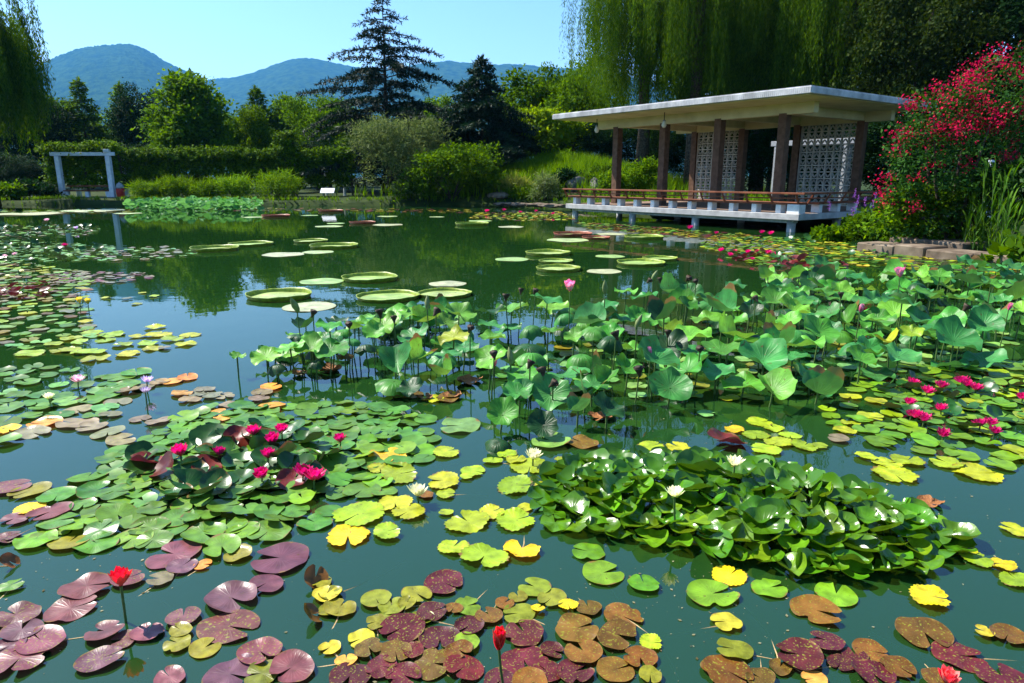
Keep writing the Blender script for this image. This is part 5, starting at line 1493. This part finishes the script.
def lotus_at(p, r, style, col, label=None, toward=None):
    o = empty('lotus_leaf', p); o.rotation_euler = (0, 0, LRND.uniform(0, 6.28))
    o.rotation_euler.z = 0
    rnd = LRND
    if style == 'c': tl = rnd.uniform(.3, .65)
    elif style == 'k': tl = rnd.uniform(.2, .6)
    elif style == 'd': tl = rnd.uniform(.05, .35)
    else: tl = rnd.uniform(.03, .30)
    # direction of tilt: the blade's face leans toward `toward` (radians, -pi/2 is toward the viewer)
    a = toward if toward is not None else (rnd.gauss(-1.57, .7) if style == 'c' else rnd.uniform(0, 6.283))
    ax = Vector((-math.sin(a), math.cos(a), 0))
    R = Matrix.Rotation(tl, 3, ax) @ Matrix.Rotation(rnd.uniform(0, 6.28), 3, 'Z')
    b = link_mesh('blade', rnd.choice(LB[style]), o); b.rotation_euler = R.to_euler(); b.scale = (r, r, r)
    b.color = (*jitter(LC[col], rnd, 0), 1)
    s = link_mesh('stalk', rnd.choice(SM), o, (0, 0, -p.z - .25)); s.scale = (1, 1, p.z + .25 - r * .04)
    LOTUS.append(dict(o=o, p=p, r=r, style=style, col=col, label=label))
    return o
T = -1.57
for row in [
    (690.8, 334, 42, 'f', 'l', .38, 'broad pale flat lotus leaf standing over the middle of the lotus bed', None), (721, 350, 44, 'f', 'g', .36, None, None),
    (763, 359.6, 52, 'c', 'b', .36, 'largest blue green lotus leaf facing the viewer full on', T), (758.5, 342, 44, 'f', 'g', .42, None, None),
    (802, 345, 46, 'f', 'l', .40, 'broad flat lotus leaf just behind the largest blue green one', None), (773, 390, 42, 'k', 'l', .20, 'pale folded lotus leaf low in front of the largest blue green one', T),
    (670, 387, 42, 'c', 'b', .25, 'blue green lotus leaf facing the viewer over the dark water gap', T), (716.6, 371, 34, 'f', 'b', .28, None, None), (628, 369, 30, 'c', 'g', .32, None, -1.0), (606, 378, 26, 'k', 'g', .3, None, None),
    (592.5, 384.7, 34, 'f', 'b', .26, None, T), (586, 395, 31, 'k', 'g', .2, None, None), (607, 411, 36, 'c', 'd', .18, 'very dark tilted lotus leaf beside the three front ones', -.6), (578, 410.5, 26, 'k', 'b', .18, None, None),
    (550.6, 394, 42, 'c', 'b', .24, 'blue green lotus leaf with a seed pod stalk across it', T), (543, 425.6, 32, 'c', 'd', .13, 'dark lotus leaf facing the viewer close above the water', T), (520, 392, 30, 'c', 'b', .25, None, -2.0),
    (818, 392, 40, 'k', 'b', .14, 'folded blue lotus leaf lowest at the edge by the pink lily bed', None), (604, 306, 29, 'f', 'b', .42, None, None), (713, 301.6, 33, 'f', 'g', .42, None, None), (594, 329, 28, 'd', 'g', .38, None, None), (574, 337, 21, 'c', 'l', .4, None, -2.2),
    (736, 284, 20, 'f', 'b', .45, 'small blue green lotus leaf standing alone at the pavilion side', None), (768, 276.7, 18, 'k', 'l', .5, 'small pale folded lotus leaf farthest toward the pavilion', None), (799, 276, 21, 'k', 'l', .5, None, None), (803.6, 300, 25, 'c', 'b', .42, None, -1.2),
    (786, 288.7, 24, 'f', 'b', .45, None, None), (731, 322.5, 31, 'f', 'g', .4, None, None), (797, 329, 36, 'd', 'b', .4, None, None),
    (396, 361, 36, 'k', 'b', .30, 'large ribbed lotus leaf standing nearly upright in the small middle stand', T), (418, 358, 31, 'k', 'l', .3, 'pale folded lotus leaf against the upright ribbed one', -.6), (374, 333, 25, 'c', 'l', .45, None, T), (410, 313, 25, 'f', 'l', .5, None, None), (459, 313, 34, 'c', 'l', .5, None, -.5),
    (413.6, 336, 31, 'c', 'b', .4, None, -2.4), (454, 336, 31, 'f', 'y', .4, None, None), (446, 374, 25, 'k', 'l', .2, None, None), (410, 388, 26, 'c', 'd', .12, 'dark curled lotus leaf low at the front of the small middle stand', -1.9),
    (502.5, 414, 34, 'c', 'g', .2, 'round green lotus leaf facing the viewer among the front three', T), (498, 441, 36, 'd', 'd', .08, 'dark drooping lotus leaf lowest of all, touching the water', T), (516.6, 392.5, 30, 'c', 'b', .27, None, -1.1),
    (290, 347, 29, 'f', 'l', .36, None, None), (266.6, 356.6, 30, 'f', 'l', .28, 'pale spreading lotus leaf outermost over the open water', T), (276, 364, 24, 'd', 'd', .22, None, None), (298, 334.7, 20, 'd', 'd', .42, None, None), (312, 339, 20, 'c', 'l', .4, None, T),
    (329, 325, 24, 'f', 'g', .48, None, None), (343, 330, 20, 'd', 'g', .45, None, None), (365, 344, 24, 'd', 'd', .36, None, None), (316, 360, 20, 'd', 'd', .26, None, None), (345, 353.5, 17, 'd', 'w', .25, 'small brown withered lotus leaf between the two stands', None), (334, 344, 24, 'f', 'd', .35, None, None), (352, 339, 20, 'd', 'b', .4, None, None),
    (237, 356, 15, 'c', 'l', .28, 'lone small pale lotus leaf on its own stalk in open water', -.3), (465, 347, 20, 'f', 'b', .36, None, None), (515, 370.6, 22, 'f', 'l', .3, None, None), (492, 338, 28, 'f', 'l', .45, None, None), (530, 326, 28, 'd', 'b', .45, None, None),
    (954, 340, 46, 'c', 'b', .42, 'wide blue lotus leaf spread flat to the viewer near the frame edge', T), (984, 324, 34, 'c', 'b', .48, 'ribbed blue lotus leaf tilted behind the wide blue one', -2.0), (970, 282, 36, 'f', 'b', .55, 'broad blue lotus leaf at the back near the bank', None), (864, 303, 26, 'f', 'b', .45, None, None), (801, 301.5, 24, 'f', 'g', .45, None, None),
    (889, 342, 26, 'k', 'y', .35, 'yellow green folded lotus leaf in the nearer edge of the bed', None), (866, 351, 30, 'f', 'g', .3, None, None), (912, 332, 21, 'c', 'y', .42, 'small yellow green lotus leaf near the wide blue one', None), (1003, 300, 16, 'c', 'b', .5, None, None), (1022, 308.6, 24, 'c', 'l', .5, None, None), (822, 291, 26, 'f', 'g', .46, None, None),
    (908, 291, 22, 'f', 'g', .5, None, None), (1020, 286, 26, 'f', 'b', .55, None, None), (873, 320, 26, 'f', 'l', .4, None, None), (956, 366, 38, 'f', 'p' if False else 'b', .05, 'flat pale lotus leaf floating beside the pink lily bed', None), (984, 361, 38, 'f', 'b', .05, 'second floating lotus leaf beside the pink lily bed, nearer the frame edge', None), (875, 373.6, 32, 'f', 'b', .06, 'lone lotus leaf floating at the corner of the pink lily bed', None)]:
    lotus(*row)
# the bed between them
def lotus_bed(poly_px, z0, z1, gap, seed, rr=(.15, .23), nmax=999):
    rnd = random.Random(seed)
    zm = (z0 + z1) / 2
    W = [at(q[0], q[1], zm) for q in poly_px]; poly = [(p.x, p.y) for p in W]
    xs = [p[0] for p in poly]; ys = [p[1] for p in poly]
    n = 0
    for _ in range(7000):
        x, y = rnd.uniform(min(xs), max(xs)), rnd.uniform(min(ys), max(ys))
        if not in_poly((x, y), poly): continue
        r = rnd.uniform(*rr)
        if any((x - q['p'].x) ** 2 + (y - q['p'].y) ** 2 < (gap + (q['r'] - .19) * .6) ** 2 for q in LOTUS): continue
        st = rnd.choice('fffccddk'); col = rnd.choice('bbbbggggglllld' if st != 'd' else 'bggdd')
        lotus_at(Vector((x, y, rnd.uniform(z0, z1))), r, st, col)
        n += 1
        if n >= nmax: break
lotus_bed([(455, 338), (500, 312), (560, 302), (640, 298), (720, 298), (745, 282), (810, 272), (900, 276), (960, 268), (1040, 272), (1050, 335), (960, 350), (880, 358), (830, 372), (760, 374), (690, 368), (650, 378), (600, 376), (520, 374), (470, 366)], .10, .42, .225, 701, (.155, .245), 184)
lotus_bed([(345, 352), (360, 322), (400, 312), (450, 306), (480, 322), (470, 356), (430, 372), (400, 378)], .10, .34, .22, 702, (.15, .22), 26)
lotus_bed([(258, 352), (290, 330), (335, 322), (355, 340), (335, 358), (285, 366)], .10, .28, .20, 703, (.14, .19), 14)
print('lotus', len(LOTUS))

# seed pods on bare stalks
pm = MB(); pm.tube([(0, 0, -.05), (0, 0, -.02), (0, 0, .012), (0, 0, .03), (0, 0, .034), (0, 0, .028)], [.006, .016, .032, .040, .037, .001], 12, False); POD = pm.mesh('pod', M['pod'], True)
pm = MB(); pm.tube([(0, 0, -.04), (0, 0, -.01), (0, 0, .04), (0, 0, .09), (0, 0, .125)], [.006, .022, .030, .018, .003], 12, False); BUD = pm.mesh('bud', M['pod_green'], True)
PODS = []
for i, (px, py, z) in enumerate([(297, 309, .62), (313, 313.5, .6), (349, 325.5, .5), (380, 313, .55), (394, 319, .5), (427, 306, .6), (436, 312, .5), (521, 291, .6), (535, 291.5, .6), (506, 297, .55), (653, 278, .62), (660, 280, .6), (688, 279, .62), (696, 282, .6), (649, 281, .6), (605, 291, .6), (756, 299, .6), (841, 295, .6), (966, 308, .55),
                                 (494, 355, .42), (511, 360, .36), (542, 372, .35), (553, 384, .3), (530, 364, .4), (616, 335, .45), (637, 325, .5), (668, 333, .45), (639, 371, .3), (700, 350, .4), (470, 329, .5)]):
    rnd = random.Random(i + 40)
    p = at(px, py, z)
    o = empty('lotus_seed_pod', p)
    k = link_mesh('pod' if i % 5 else 'bud', POD if i % 5 else BUD, o); k.rotation_euler = (rnd.uniform(.1, .9), 0, rnd.uniform(0, 6.28)); k.scale = (1, 1, 1) if i % 3 else (1.25, 1.25, 1.2)
    s = link_mesh('stalk', rnd.choice(SM), o, (0, 0, -z - .2)); s.scale = (.8, .8, z + .18)
    PODS.append((o, p, i % 5 == 0))

# ------------------------------------------------------------------ flowers
def flower_meshes(mat, seed, rings, L, W, stamen=True, tip=.35):
    """rings: (number of petals, tilt from upright in radians, length factor)"""
    rng = np.random.default_rng(seed)
    V, F = [], []
    for n, tilt, lf in rings:
        for i in range(n):
            a = 2 * math.pi * (i + .5 * (lf * 10 % 1)) / n + rng.uniform(-.1, .1); tl = tilt + rng.uniform(-.1, .1)
            l = L * lf * rng.uniform(.9, 1.08); d = np.array([math.cos(a), math.sin(a), 0]); s = np.array([-math.sin(a), math.cos(a), 0]); u = np.array([0, 0, 1.0])
            o = len(V)
            prof = [(0, .35), (.3, .85), (.6, 1.0), (.85, .62), (1, .04)]
            for t, w in prof:
                ang = tl * (1 - .30 * t)                      # petals cup inward toward the tip
                p = d * (l * t * math.sin(ang)) + u * (l * t * math.cos(ang))
                nrm = d * math.cos(ang) - u * math.sin(ang)
                w = W * w * .5
                V += [p - s * w - nrm * w * .35, p + nrm * 0.0 + nrm * w * .15, p + s * w - nrm * w * .35]
            for j in range(len(prof) - 1):
                b = o + j * 3
                F += [(b, b + 1, b + 4, b + 3), (b + 1, b + 2, b + 5, b + 4)]
    pm_ = np_mesh('petals', np.array(V), np.array(F), M[mat], True)
    sm_ = None
    if stamen:
        C = np.zeros((46, 3)); D = rng.normal(size=(46, 3)) * .5 + np.array([0, 0, 1.0])
        v, f = leaf_quads(C, D, rand_dirs(rng, 46), L * .42 * rng.uniform(.8, 1.1, 46), L * .06)
        sm_ = np_mesh('stamens', v, f, M['stamen'])
    return pm_, sm_
OPEN = [(8, 1.25, 1.0), (8, .95, .95), (8, .62, .85), (6, .35, .7)]
CUPPED = [(7, .72, 1.0), (7, .5, .97), (6, .3, .9), (5, .15, .8)]
SHUT = [(5, .30, 1.0), (5, .18, .98), (4, .08, .95)]
FM = {
    'pink': flower_meshes('petal_pink', 801, OPEN, .062, .026), 'pinkcup': flower_meshes('petal_pink', 802, [(8, 1.05, 1.0), (8, .8, .97), (7, .5, .9), (5, .25, .75)], .062, .030),
    'red': flower_meshes('petal_red', 803, [(8, .85, 1.0), (8, .6, .97), (7, .35, .92), (5, .2, .8)], .062, .026, False), 'redshut': flower_meshes('petal_red', 804, SHUT, .062, .026, False),
    'salmon': flower_meshes('petal_salmon', 805, CUPPED, .06, .026), 'cream': flower_meshes('petal_cream', 806, [(9, 1.2, 1.0), (9, .85, .95), (8, .5, .85)], .066, .020),
    'pale': flower_meshes('petal_pale', 807, OPEN, .07, .020), 'mauve': flower_meshes('petal_mauve', 808, [(9, 1.15, 1.0), (9, .8, .95)], .062, .016),
    'lotus': flower_meshes('petal_lotus', 809, CUPPED, .11, .06), 'lotusbud': flower_meshes('petal_lotus', 810, SHUT, .085, .045, False), 'yellow': flower_meshes('petal_yellow', 811, CUPPED, .04, .022, False),
}
FLOWERS = []
def flower(px, py, kind, z, wpx, label, group=None, stalk=True, name='water_lily_flower', tip=0.0):
    p = at(px, py, z); rnd = random.Random(int(px * 7 + py))
    o = empty(name, p); tag(o, label, 'flower', group)
    base = {'pink': .115, 'pinkcup': .10, 'red': .09, 'redshut': .05, 'salmon': .085, 'cream': .125, 'pale': .135, 'mauve': .115, 'lotus': .155, 'lotusbud': .075, 'yellow': .06}[kind]
    s = size_at(p, wpx) / base * (1.38 if kind in ('pink', 'red', 'redshut') else 1.12)
    pm_, sm_ = FM[kind]
    a = link_mesh('petals', pm_, o); a.scale = (s, s, s); a.rotation_euler = (rnd.uniform(-.2, .2) - tip, rnd.uniform(-.2, .2), rnd.uniform(0, 6.28))
    if sm_: b = link_mesh('stamens', sm_, o); b.scale = (s, s, s); b.rotation_euler = a.rotation_euler
    if stalk: k = link_mesh('stalk', rnd.choice(SM), o, (0, 0, -z - .2)); k.scale = (.7, .7, z + .2)
    FLOWERS.append((o, p))
g1 = 'pink water lilies in the round patch'
for px, py, kd, w, lab in [
    (254, 434, 'pinkcup', 15, 'deep pink lily at the back of the round patch, near its middle'), (282, 432, 'pinkcup', 14, 'deep pink lily at the back of the round patch, next along toward the lotus'),
    (274, 442, 'pinkcup', 16, 'deep pink lily just in front of the back two in the round patch'), (340.5, 441, 'pinkcup', 13, 'deep pink lily nearest the lime pads in the round patch'),
    (268, 457, 'pinkcup', 15, 'deep pink lily in the exact middle of the round patch'), (262, 477, 'pinkcup', 16, 'deep pink lily nearest the viewer but for the pair'),
    (303, 475, 'pink', 18, 'deep pink lily, inner one of the touching pair'), (314, 479, 'pink', 18, 'deep pink lily, outer one of the touching pair'),
    (181, 455, 'pinkcup', 18, 'deep pink lily beside the dark red leaves of the round patch'), (219, 454, 'pinkcup', 13, 'small deep pink lily half hidden by raised leaves of the round patch')]:
    flower(px, py + 1, kd, .075, w * 1.12, lab, g1)
flower(417.6, 496, 'cream', .06, 26, 'cream star lily with yellow centre among the lime pads')
flower(674.5, 497, 'cream', .24, 23, 'cream star lily in the middle of the raised glossy clump', 'cream lilies of the raised clump')
flower(734.5, 466, 'cream', .22, 22, 'cream star lily at the back of the raised glossy clump', 'cream lilies of the raised clump')
flower(533, 459, 'cream', .06, 22, 'cream lily floating between the lotus and the raised clump')
flower(121, 586, 'red', .19, 21, 'open scarlet lily on a tall stalk above the purplish pads')
flower(499, 649, 'redshut', .17, 17, 'closed scarlet lily bud on a stalk among dark red pads')
flower(946, 684, 'salmon', .10, 25, 'salmon red lily at the very bottom among bronze pads')
flower(78, 382, 'pale', .07, 16, 'pale pink lily on the green pads before the yellow ones', 'pale lilies on the green pads')
flower(49, 399, 'cream', .06, 14, 'creamy lily on the green pads, near a yellow pad', 'pale lilies on the green pads')
flower(147, 383, 'mauve', .10, 15, 'mauve lily just above the dull blotched pads, rear of two', 'mauve lilies on tall stalks')
flower(145.5, 393, 'mauve', .16, 13, 'mauve lily on a tall dark stalk over open water, front of two', 'mauve lilies on tall stalks')
flower(80, 303, 'yellow', .16, 9, 'tiny yellow bloom on a bare stalk, first of two', 'yellow blooms on bare stalks')
flower(88, 304, 'yellow', .15, 9, 'tiny yellow bloom on a bare stalk, second of two', 'yellow blooms on bare stalks')
g2 = 'pink water lilies beside the lotus bed'
for px, py, w, lab in [
    (913, 385, 12, 'pink lily at the back of the east bed, first in its row'), (927, 393, 12, 'pink lily just below the first two of the back row beside the lotus'), (941, 388, 13, 'pink lily at the back beside the lotus, second in its row'),
    (910, 404, 11, 'pink lily at the inner edge of the bed, above a touching trio'), (917, 418, 14, 'pink lily, first of the touching trio'), (924, 421, 14, 'pink lily, front one of the touching trio'), (911, 416, 11, 'pink lily, outermost of the touching trio'),
    (941, 410, 11, 'pink lily beyond the trio, in the middle of the bed'), (962, 383, 13, 'pink lily farthest back of the bed, one of a pair'), (967, 386, 11, 'pink lily crowding the farthest back one'), (976, 390, 12, 'pink lily in front of the back pair'),
    (943, 436, 13, 'pink lily nearest the viewer in the bed beside the lotus'), (980, 426, 13, 'pink lily, inner one of the cluster by the frame edge'), (990, 425, 13, 'pink lily, outer one of the cluster by the frame edge'), (994, 433, 12, 'dark pink lily hanging low under the cluster by the frame edge'), (1022.6, 399, 11, 'pink lily cut by the frame edge')]:
    flower(px, py, 'pink', .05, w, lab, g2)
for px, py, kd, z, w, lab in [(570, 291, 'lotus', .66, 15, 'pink lotus flower standing highest at the back of the lotus bed'), (900, 277, 'lotus', .62, 14, 'pink lotus flower at the back of the bed toward the bank'), (650.5, 355, 'lotusbud', .38, 7, 'small pink lotus bud in the middle of the bed'),
                              (860, 312, 'lotusbud', .5, 7, 'small pink lotus bud below the flower toward the bank'), (494.7, 366, 'lotusbud', .26, 9, 'pink lotus bud low between stalks by the small stand'), (1008.5, 310, 'lotusbud', .5, 6, 'tiny pink lotus bud near the frame edge')]:
    flower(px, py, kd, z, w, lab, 'pink lotus blooms', True, 'lotus_flower')
rnd = random.Random(15)
for px, py in [(721, 251.5), (735, 252), (748, 253), (757, 252), (768, 253.5), (776, 254), (730, 256), (762, 233.5), (771, 234.5), (690, 229), (716, 234), (752, 260)]:
    flower(px, py, 'pink', .08, rnd.uniform(4.5, 6.5), 'tiny pink lily in the flat bed before the near deck corner', 'tiny pink lilies before the deck', False)
for px, py in [(504, 211), (520, 213), (536, 212), (553, 214.5), (487, 212)]:
    flower(px, py, 'pink', .1, rnd.uniform(3.5, 5), 'tiny pink lily under the shore past the round bush', 'tiny pink lilies under the mound', False)
for px, py, kd, lab in [(65, 246.5, 'pink', 'tiny bright pink lily off the pergola, the brightest there'), (15, 255, 'pale', 'tiny pale pink lily among the farther beds toward the frame edge'), (5, 257, 'pale', 'tiny pale pink lily cut off near the frame edge'), (76, 229, 'mauve', 'tiny violet lily in the shade before the pergola'), (47, 221, 'pale', 'tiny pale lily in the shade nearest the pergola'), (22, 272, 'cream', 'tiny cream lily in the farther beds'), (8, 277, 'cream', 'tiny cream lily in the farther beds, close to the frame edge')]:
    flower(px, py, kd, .1, 6, lab, 'tiny lilies in the farther beds', False)

# a few drifting dead leaves under the lotus
DL = [pad_arrays(820 + i, .6, .10, .12, cup=.15, tear=.4) for i in range(3)]
DLM = [np_mesh('dead_leaf', v, [t, q], M['dead_leaf'], True) for v, t, q in DL]
for i, (px, py, w, lab) in enumerate([(400, 397, 22, 'brown dead leaf floating under the small middle lotus stand'), (425, 399, 16, 'brown dead leaf beside a pale pad under the small stand'), (600, 419, 24, 'brown dead leaf floating behind the very dark tilted lotus leaf'), (470, 383, 26, 'rust coloured dead leaf floating between the lotus stands'), (452, 397, 20, 'rust coloured dead leaf before the small middle stand'), (330, 371, 24, 'brown dead leaf under the outermost lotus stand'), (930, 505, 24, 'brown dead leaf half sunk beyond the raised clump'), (300, 375, 16, 'small brown dead leaf in the lotus reflections')]):
    p = at(px, py); r = size_at(p, w) / 2
    o = link_mesh('dead_leaf', DLM[i % 3], None, (p.x, p.y, .012)); o.scale = (r, r, r); o.rotation_euler = (0, 0, i * 1.9); tag(o, lab, 'dead leaf', 'dead leaves on the water')

# ------------------------------------------------------------------ labels that single out each pad and lotus leaf
ORD = ['nearest', 'second nearest', 'third nearest', 'fourth nearest', 'fifth nearest', 'sixth nearest', 'seventh nearest', 'eighth nearest', 'ninth nearest', 'tenth nearest', 'eleventh nearest', 'twelfth nearest', 'thirteenth nearest', 'fourteenth nearest', 'fifteenth nearest', 'sixteenth nearest', 'seventeenth nearest', 'eighteenth nearest', 'nineteenth nearest', 'twentieth nearest']
MARKS = [('the open scarlet lily', 121, 606), ('the closed scarlet bud', 499, 661), ('the salmon red lily', 946, 690), ('the cream lily among lime pads', 417.6, 499), ('the touching pink pair', 308, 484),
         ('the pink lily by red leaves', 181, 461), ('the pink lily by the lime pads', 340.5, 446), ('the mauve lilies', 146, 416), ('the pale pink lily', 78, 385), ('the lone upright lotus leaf', 240, 374),
         ('the cream lily by the lotus', 533, 462), ('the tiny yellow blooms', 84, 309), ('the pink lily nearest the viewer but for the pair', 262, 483), ('the lowest dark lotus leaf', 498, 452), ('the pink lily trio', 918, 424),
         ('the dark dead leaf by the raised clump', 930, 505), ('the back edge of the raised clump', 745, 458), ('the near edge of the raised clump', 770, 590), ('the yellow heart shaped pad', 522, 551), ('the creamy lily', 49, 402), ('the pink pair at the patch back', 268, 440)]
MK = [(n, at(x, y)) for n, x, y in MARKS]
def side(p, c):
    dx, dy = p.x - c.x, p.y - c.y
    if abs(dy) >= abs(dx): return 'behind' if dy > 0 else 'in front of'
    return 'right of' if dx > 0 else 'left of'
allp = [(KIND[q['k']][3], q['p']) for q in PADS]
for q in SINGLE:
    w = KIND[q['k']][3]; p = q['p']
    if q['shape'] == 'heart':
        tag(q['o'], 'yellow heart shaped pad beside the lime pads in open water', 'lily pad', 'water lily pads'); continue
    n, c = min(MK, key=lambda m: (m[1] - p).length)
    s = side(p, c); d = (p - c).length
    rank = sum(1 for w2, p2 in allp if w2 == w and (p2 - c).length < d - 1e-9 and side(p2, c) == s)
    art = ORD[rank] if rank < len(ORD) else None
    short = n
    if len(short.split()) > 8: short = 'the front single pink lily'
    lab = (f'{art} {w} pad {s} {short}' if art else f'{w} pad well {s} {short} in the packed leaves')
    tag(q['o'], lab, 'lily pad', 'water lily pads')
LMARK = [(n, at(x, y, z)) for n, x, y, z in [('the largest blue green leaf', 763, 359.6, .36), ('the highest pink lotus flower', 570, 291, .6), ('the pink lotus toward the bank', 900, 277, .6), ('the upright ribbed leaf', 396, 361, .3), ('the lone leaf in open water', 237, 356, .28),
                                            ('the wide blue leaf by the frame edge', 954, 340, .42), ('the pink bud in mid bed', 650.5, 355, .38), ('the three front leaves', 515, 425, .15), ('the small leaf at the pavilion side', 736, 284, .45), ('the bud by the small stand', 494.7, 366, .26), ('the withered brown leaf', 345, 353.5, .25)]]
LW = {'b': 'blue green', 'g': 'mid green', 'l': 'pale green', 'd': 'dark green', 'y': 'yellowish', 'w': 'withered brown'}
for q in LOTUS:
    if q['label']:
        tag(q['o'], q['label'], 'lotus leaf', 'lotus leaves'); continue
    w = LW[q['col']]; p = q['p']
    n, c = min(LMARK, key=lambda m: (m[1] - p).xy.length)
    s = side(p, c); d = (p - c).xy.length
    rank = sum(1 for z in LOTUS if LW[z['col']] == w and (z['p'] - c).xy.length < d - 1e-9 and side(z['p'], c) == s)
    tag(q['o'], f'{ORD[rank]} {w} lotus leaf {s} {n}' if rank < len(ORD) else f'{w} lotus leaf well {s} {n}', 'lotus leaf', 'lotus leaves')
for o, p, green in PODS:
    n, c = min(LMARK, key=lambda m: (m[1] - p).xy.length)
    s = side(p, c); d = (p - c).xy.length
    w = 'green lotus bud' if green else 'dark lotus seed pod'
    rank = sum(1 for _, p2, g2_ in PODS if g2_ == green and (p2 - c).xy.length < d - 1e-9 and side(p2, c) == s)
    tag(o, f'{ORD[rank]} {w} {s} {n}', 'seed pod', 'lotus seed pods')
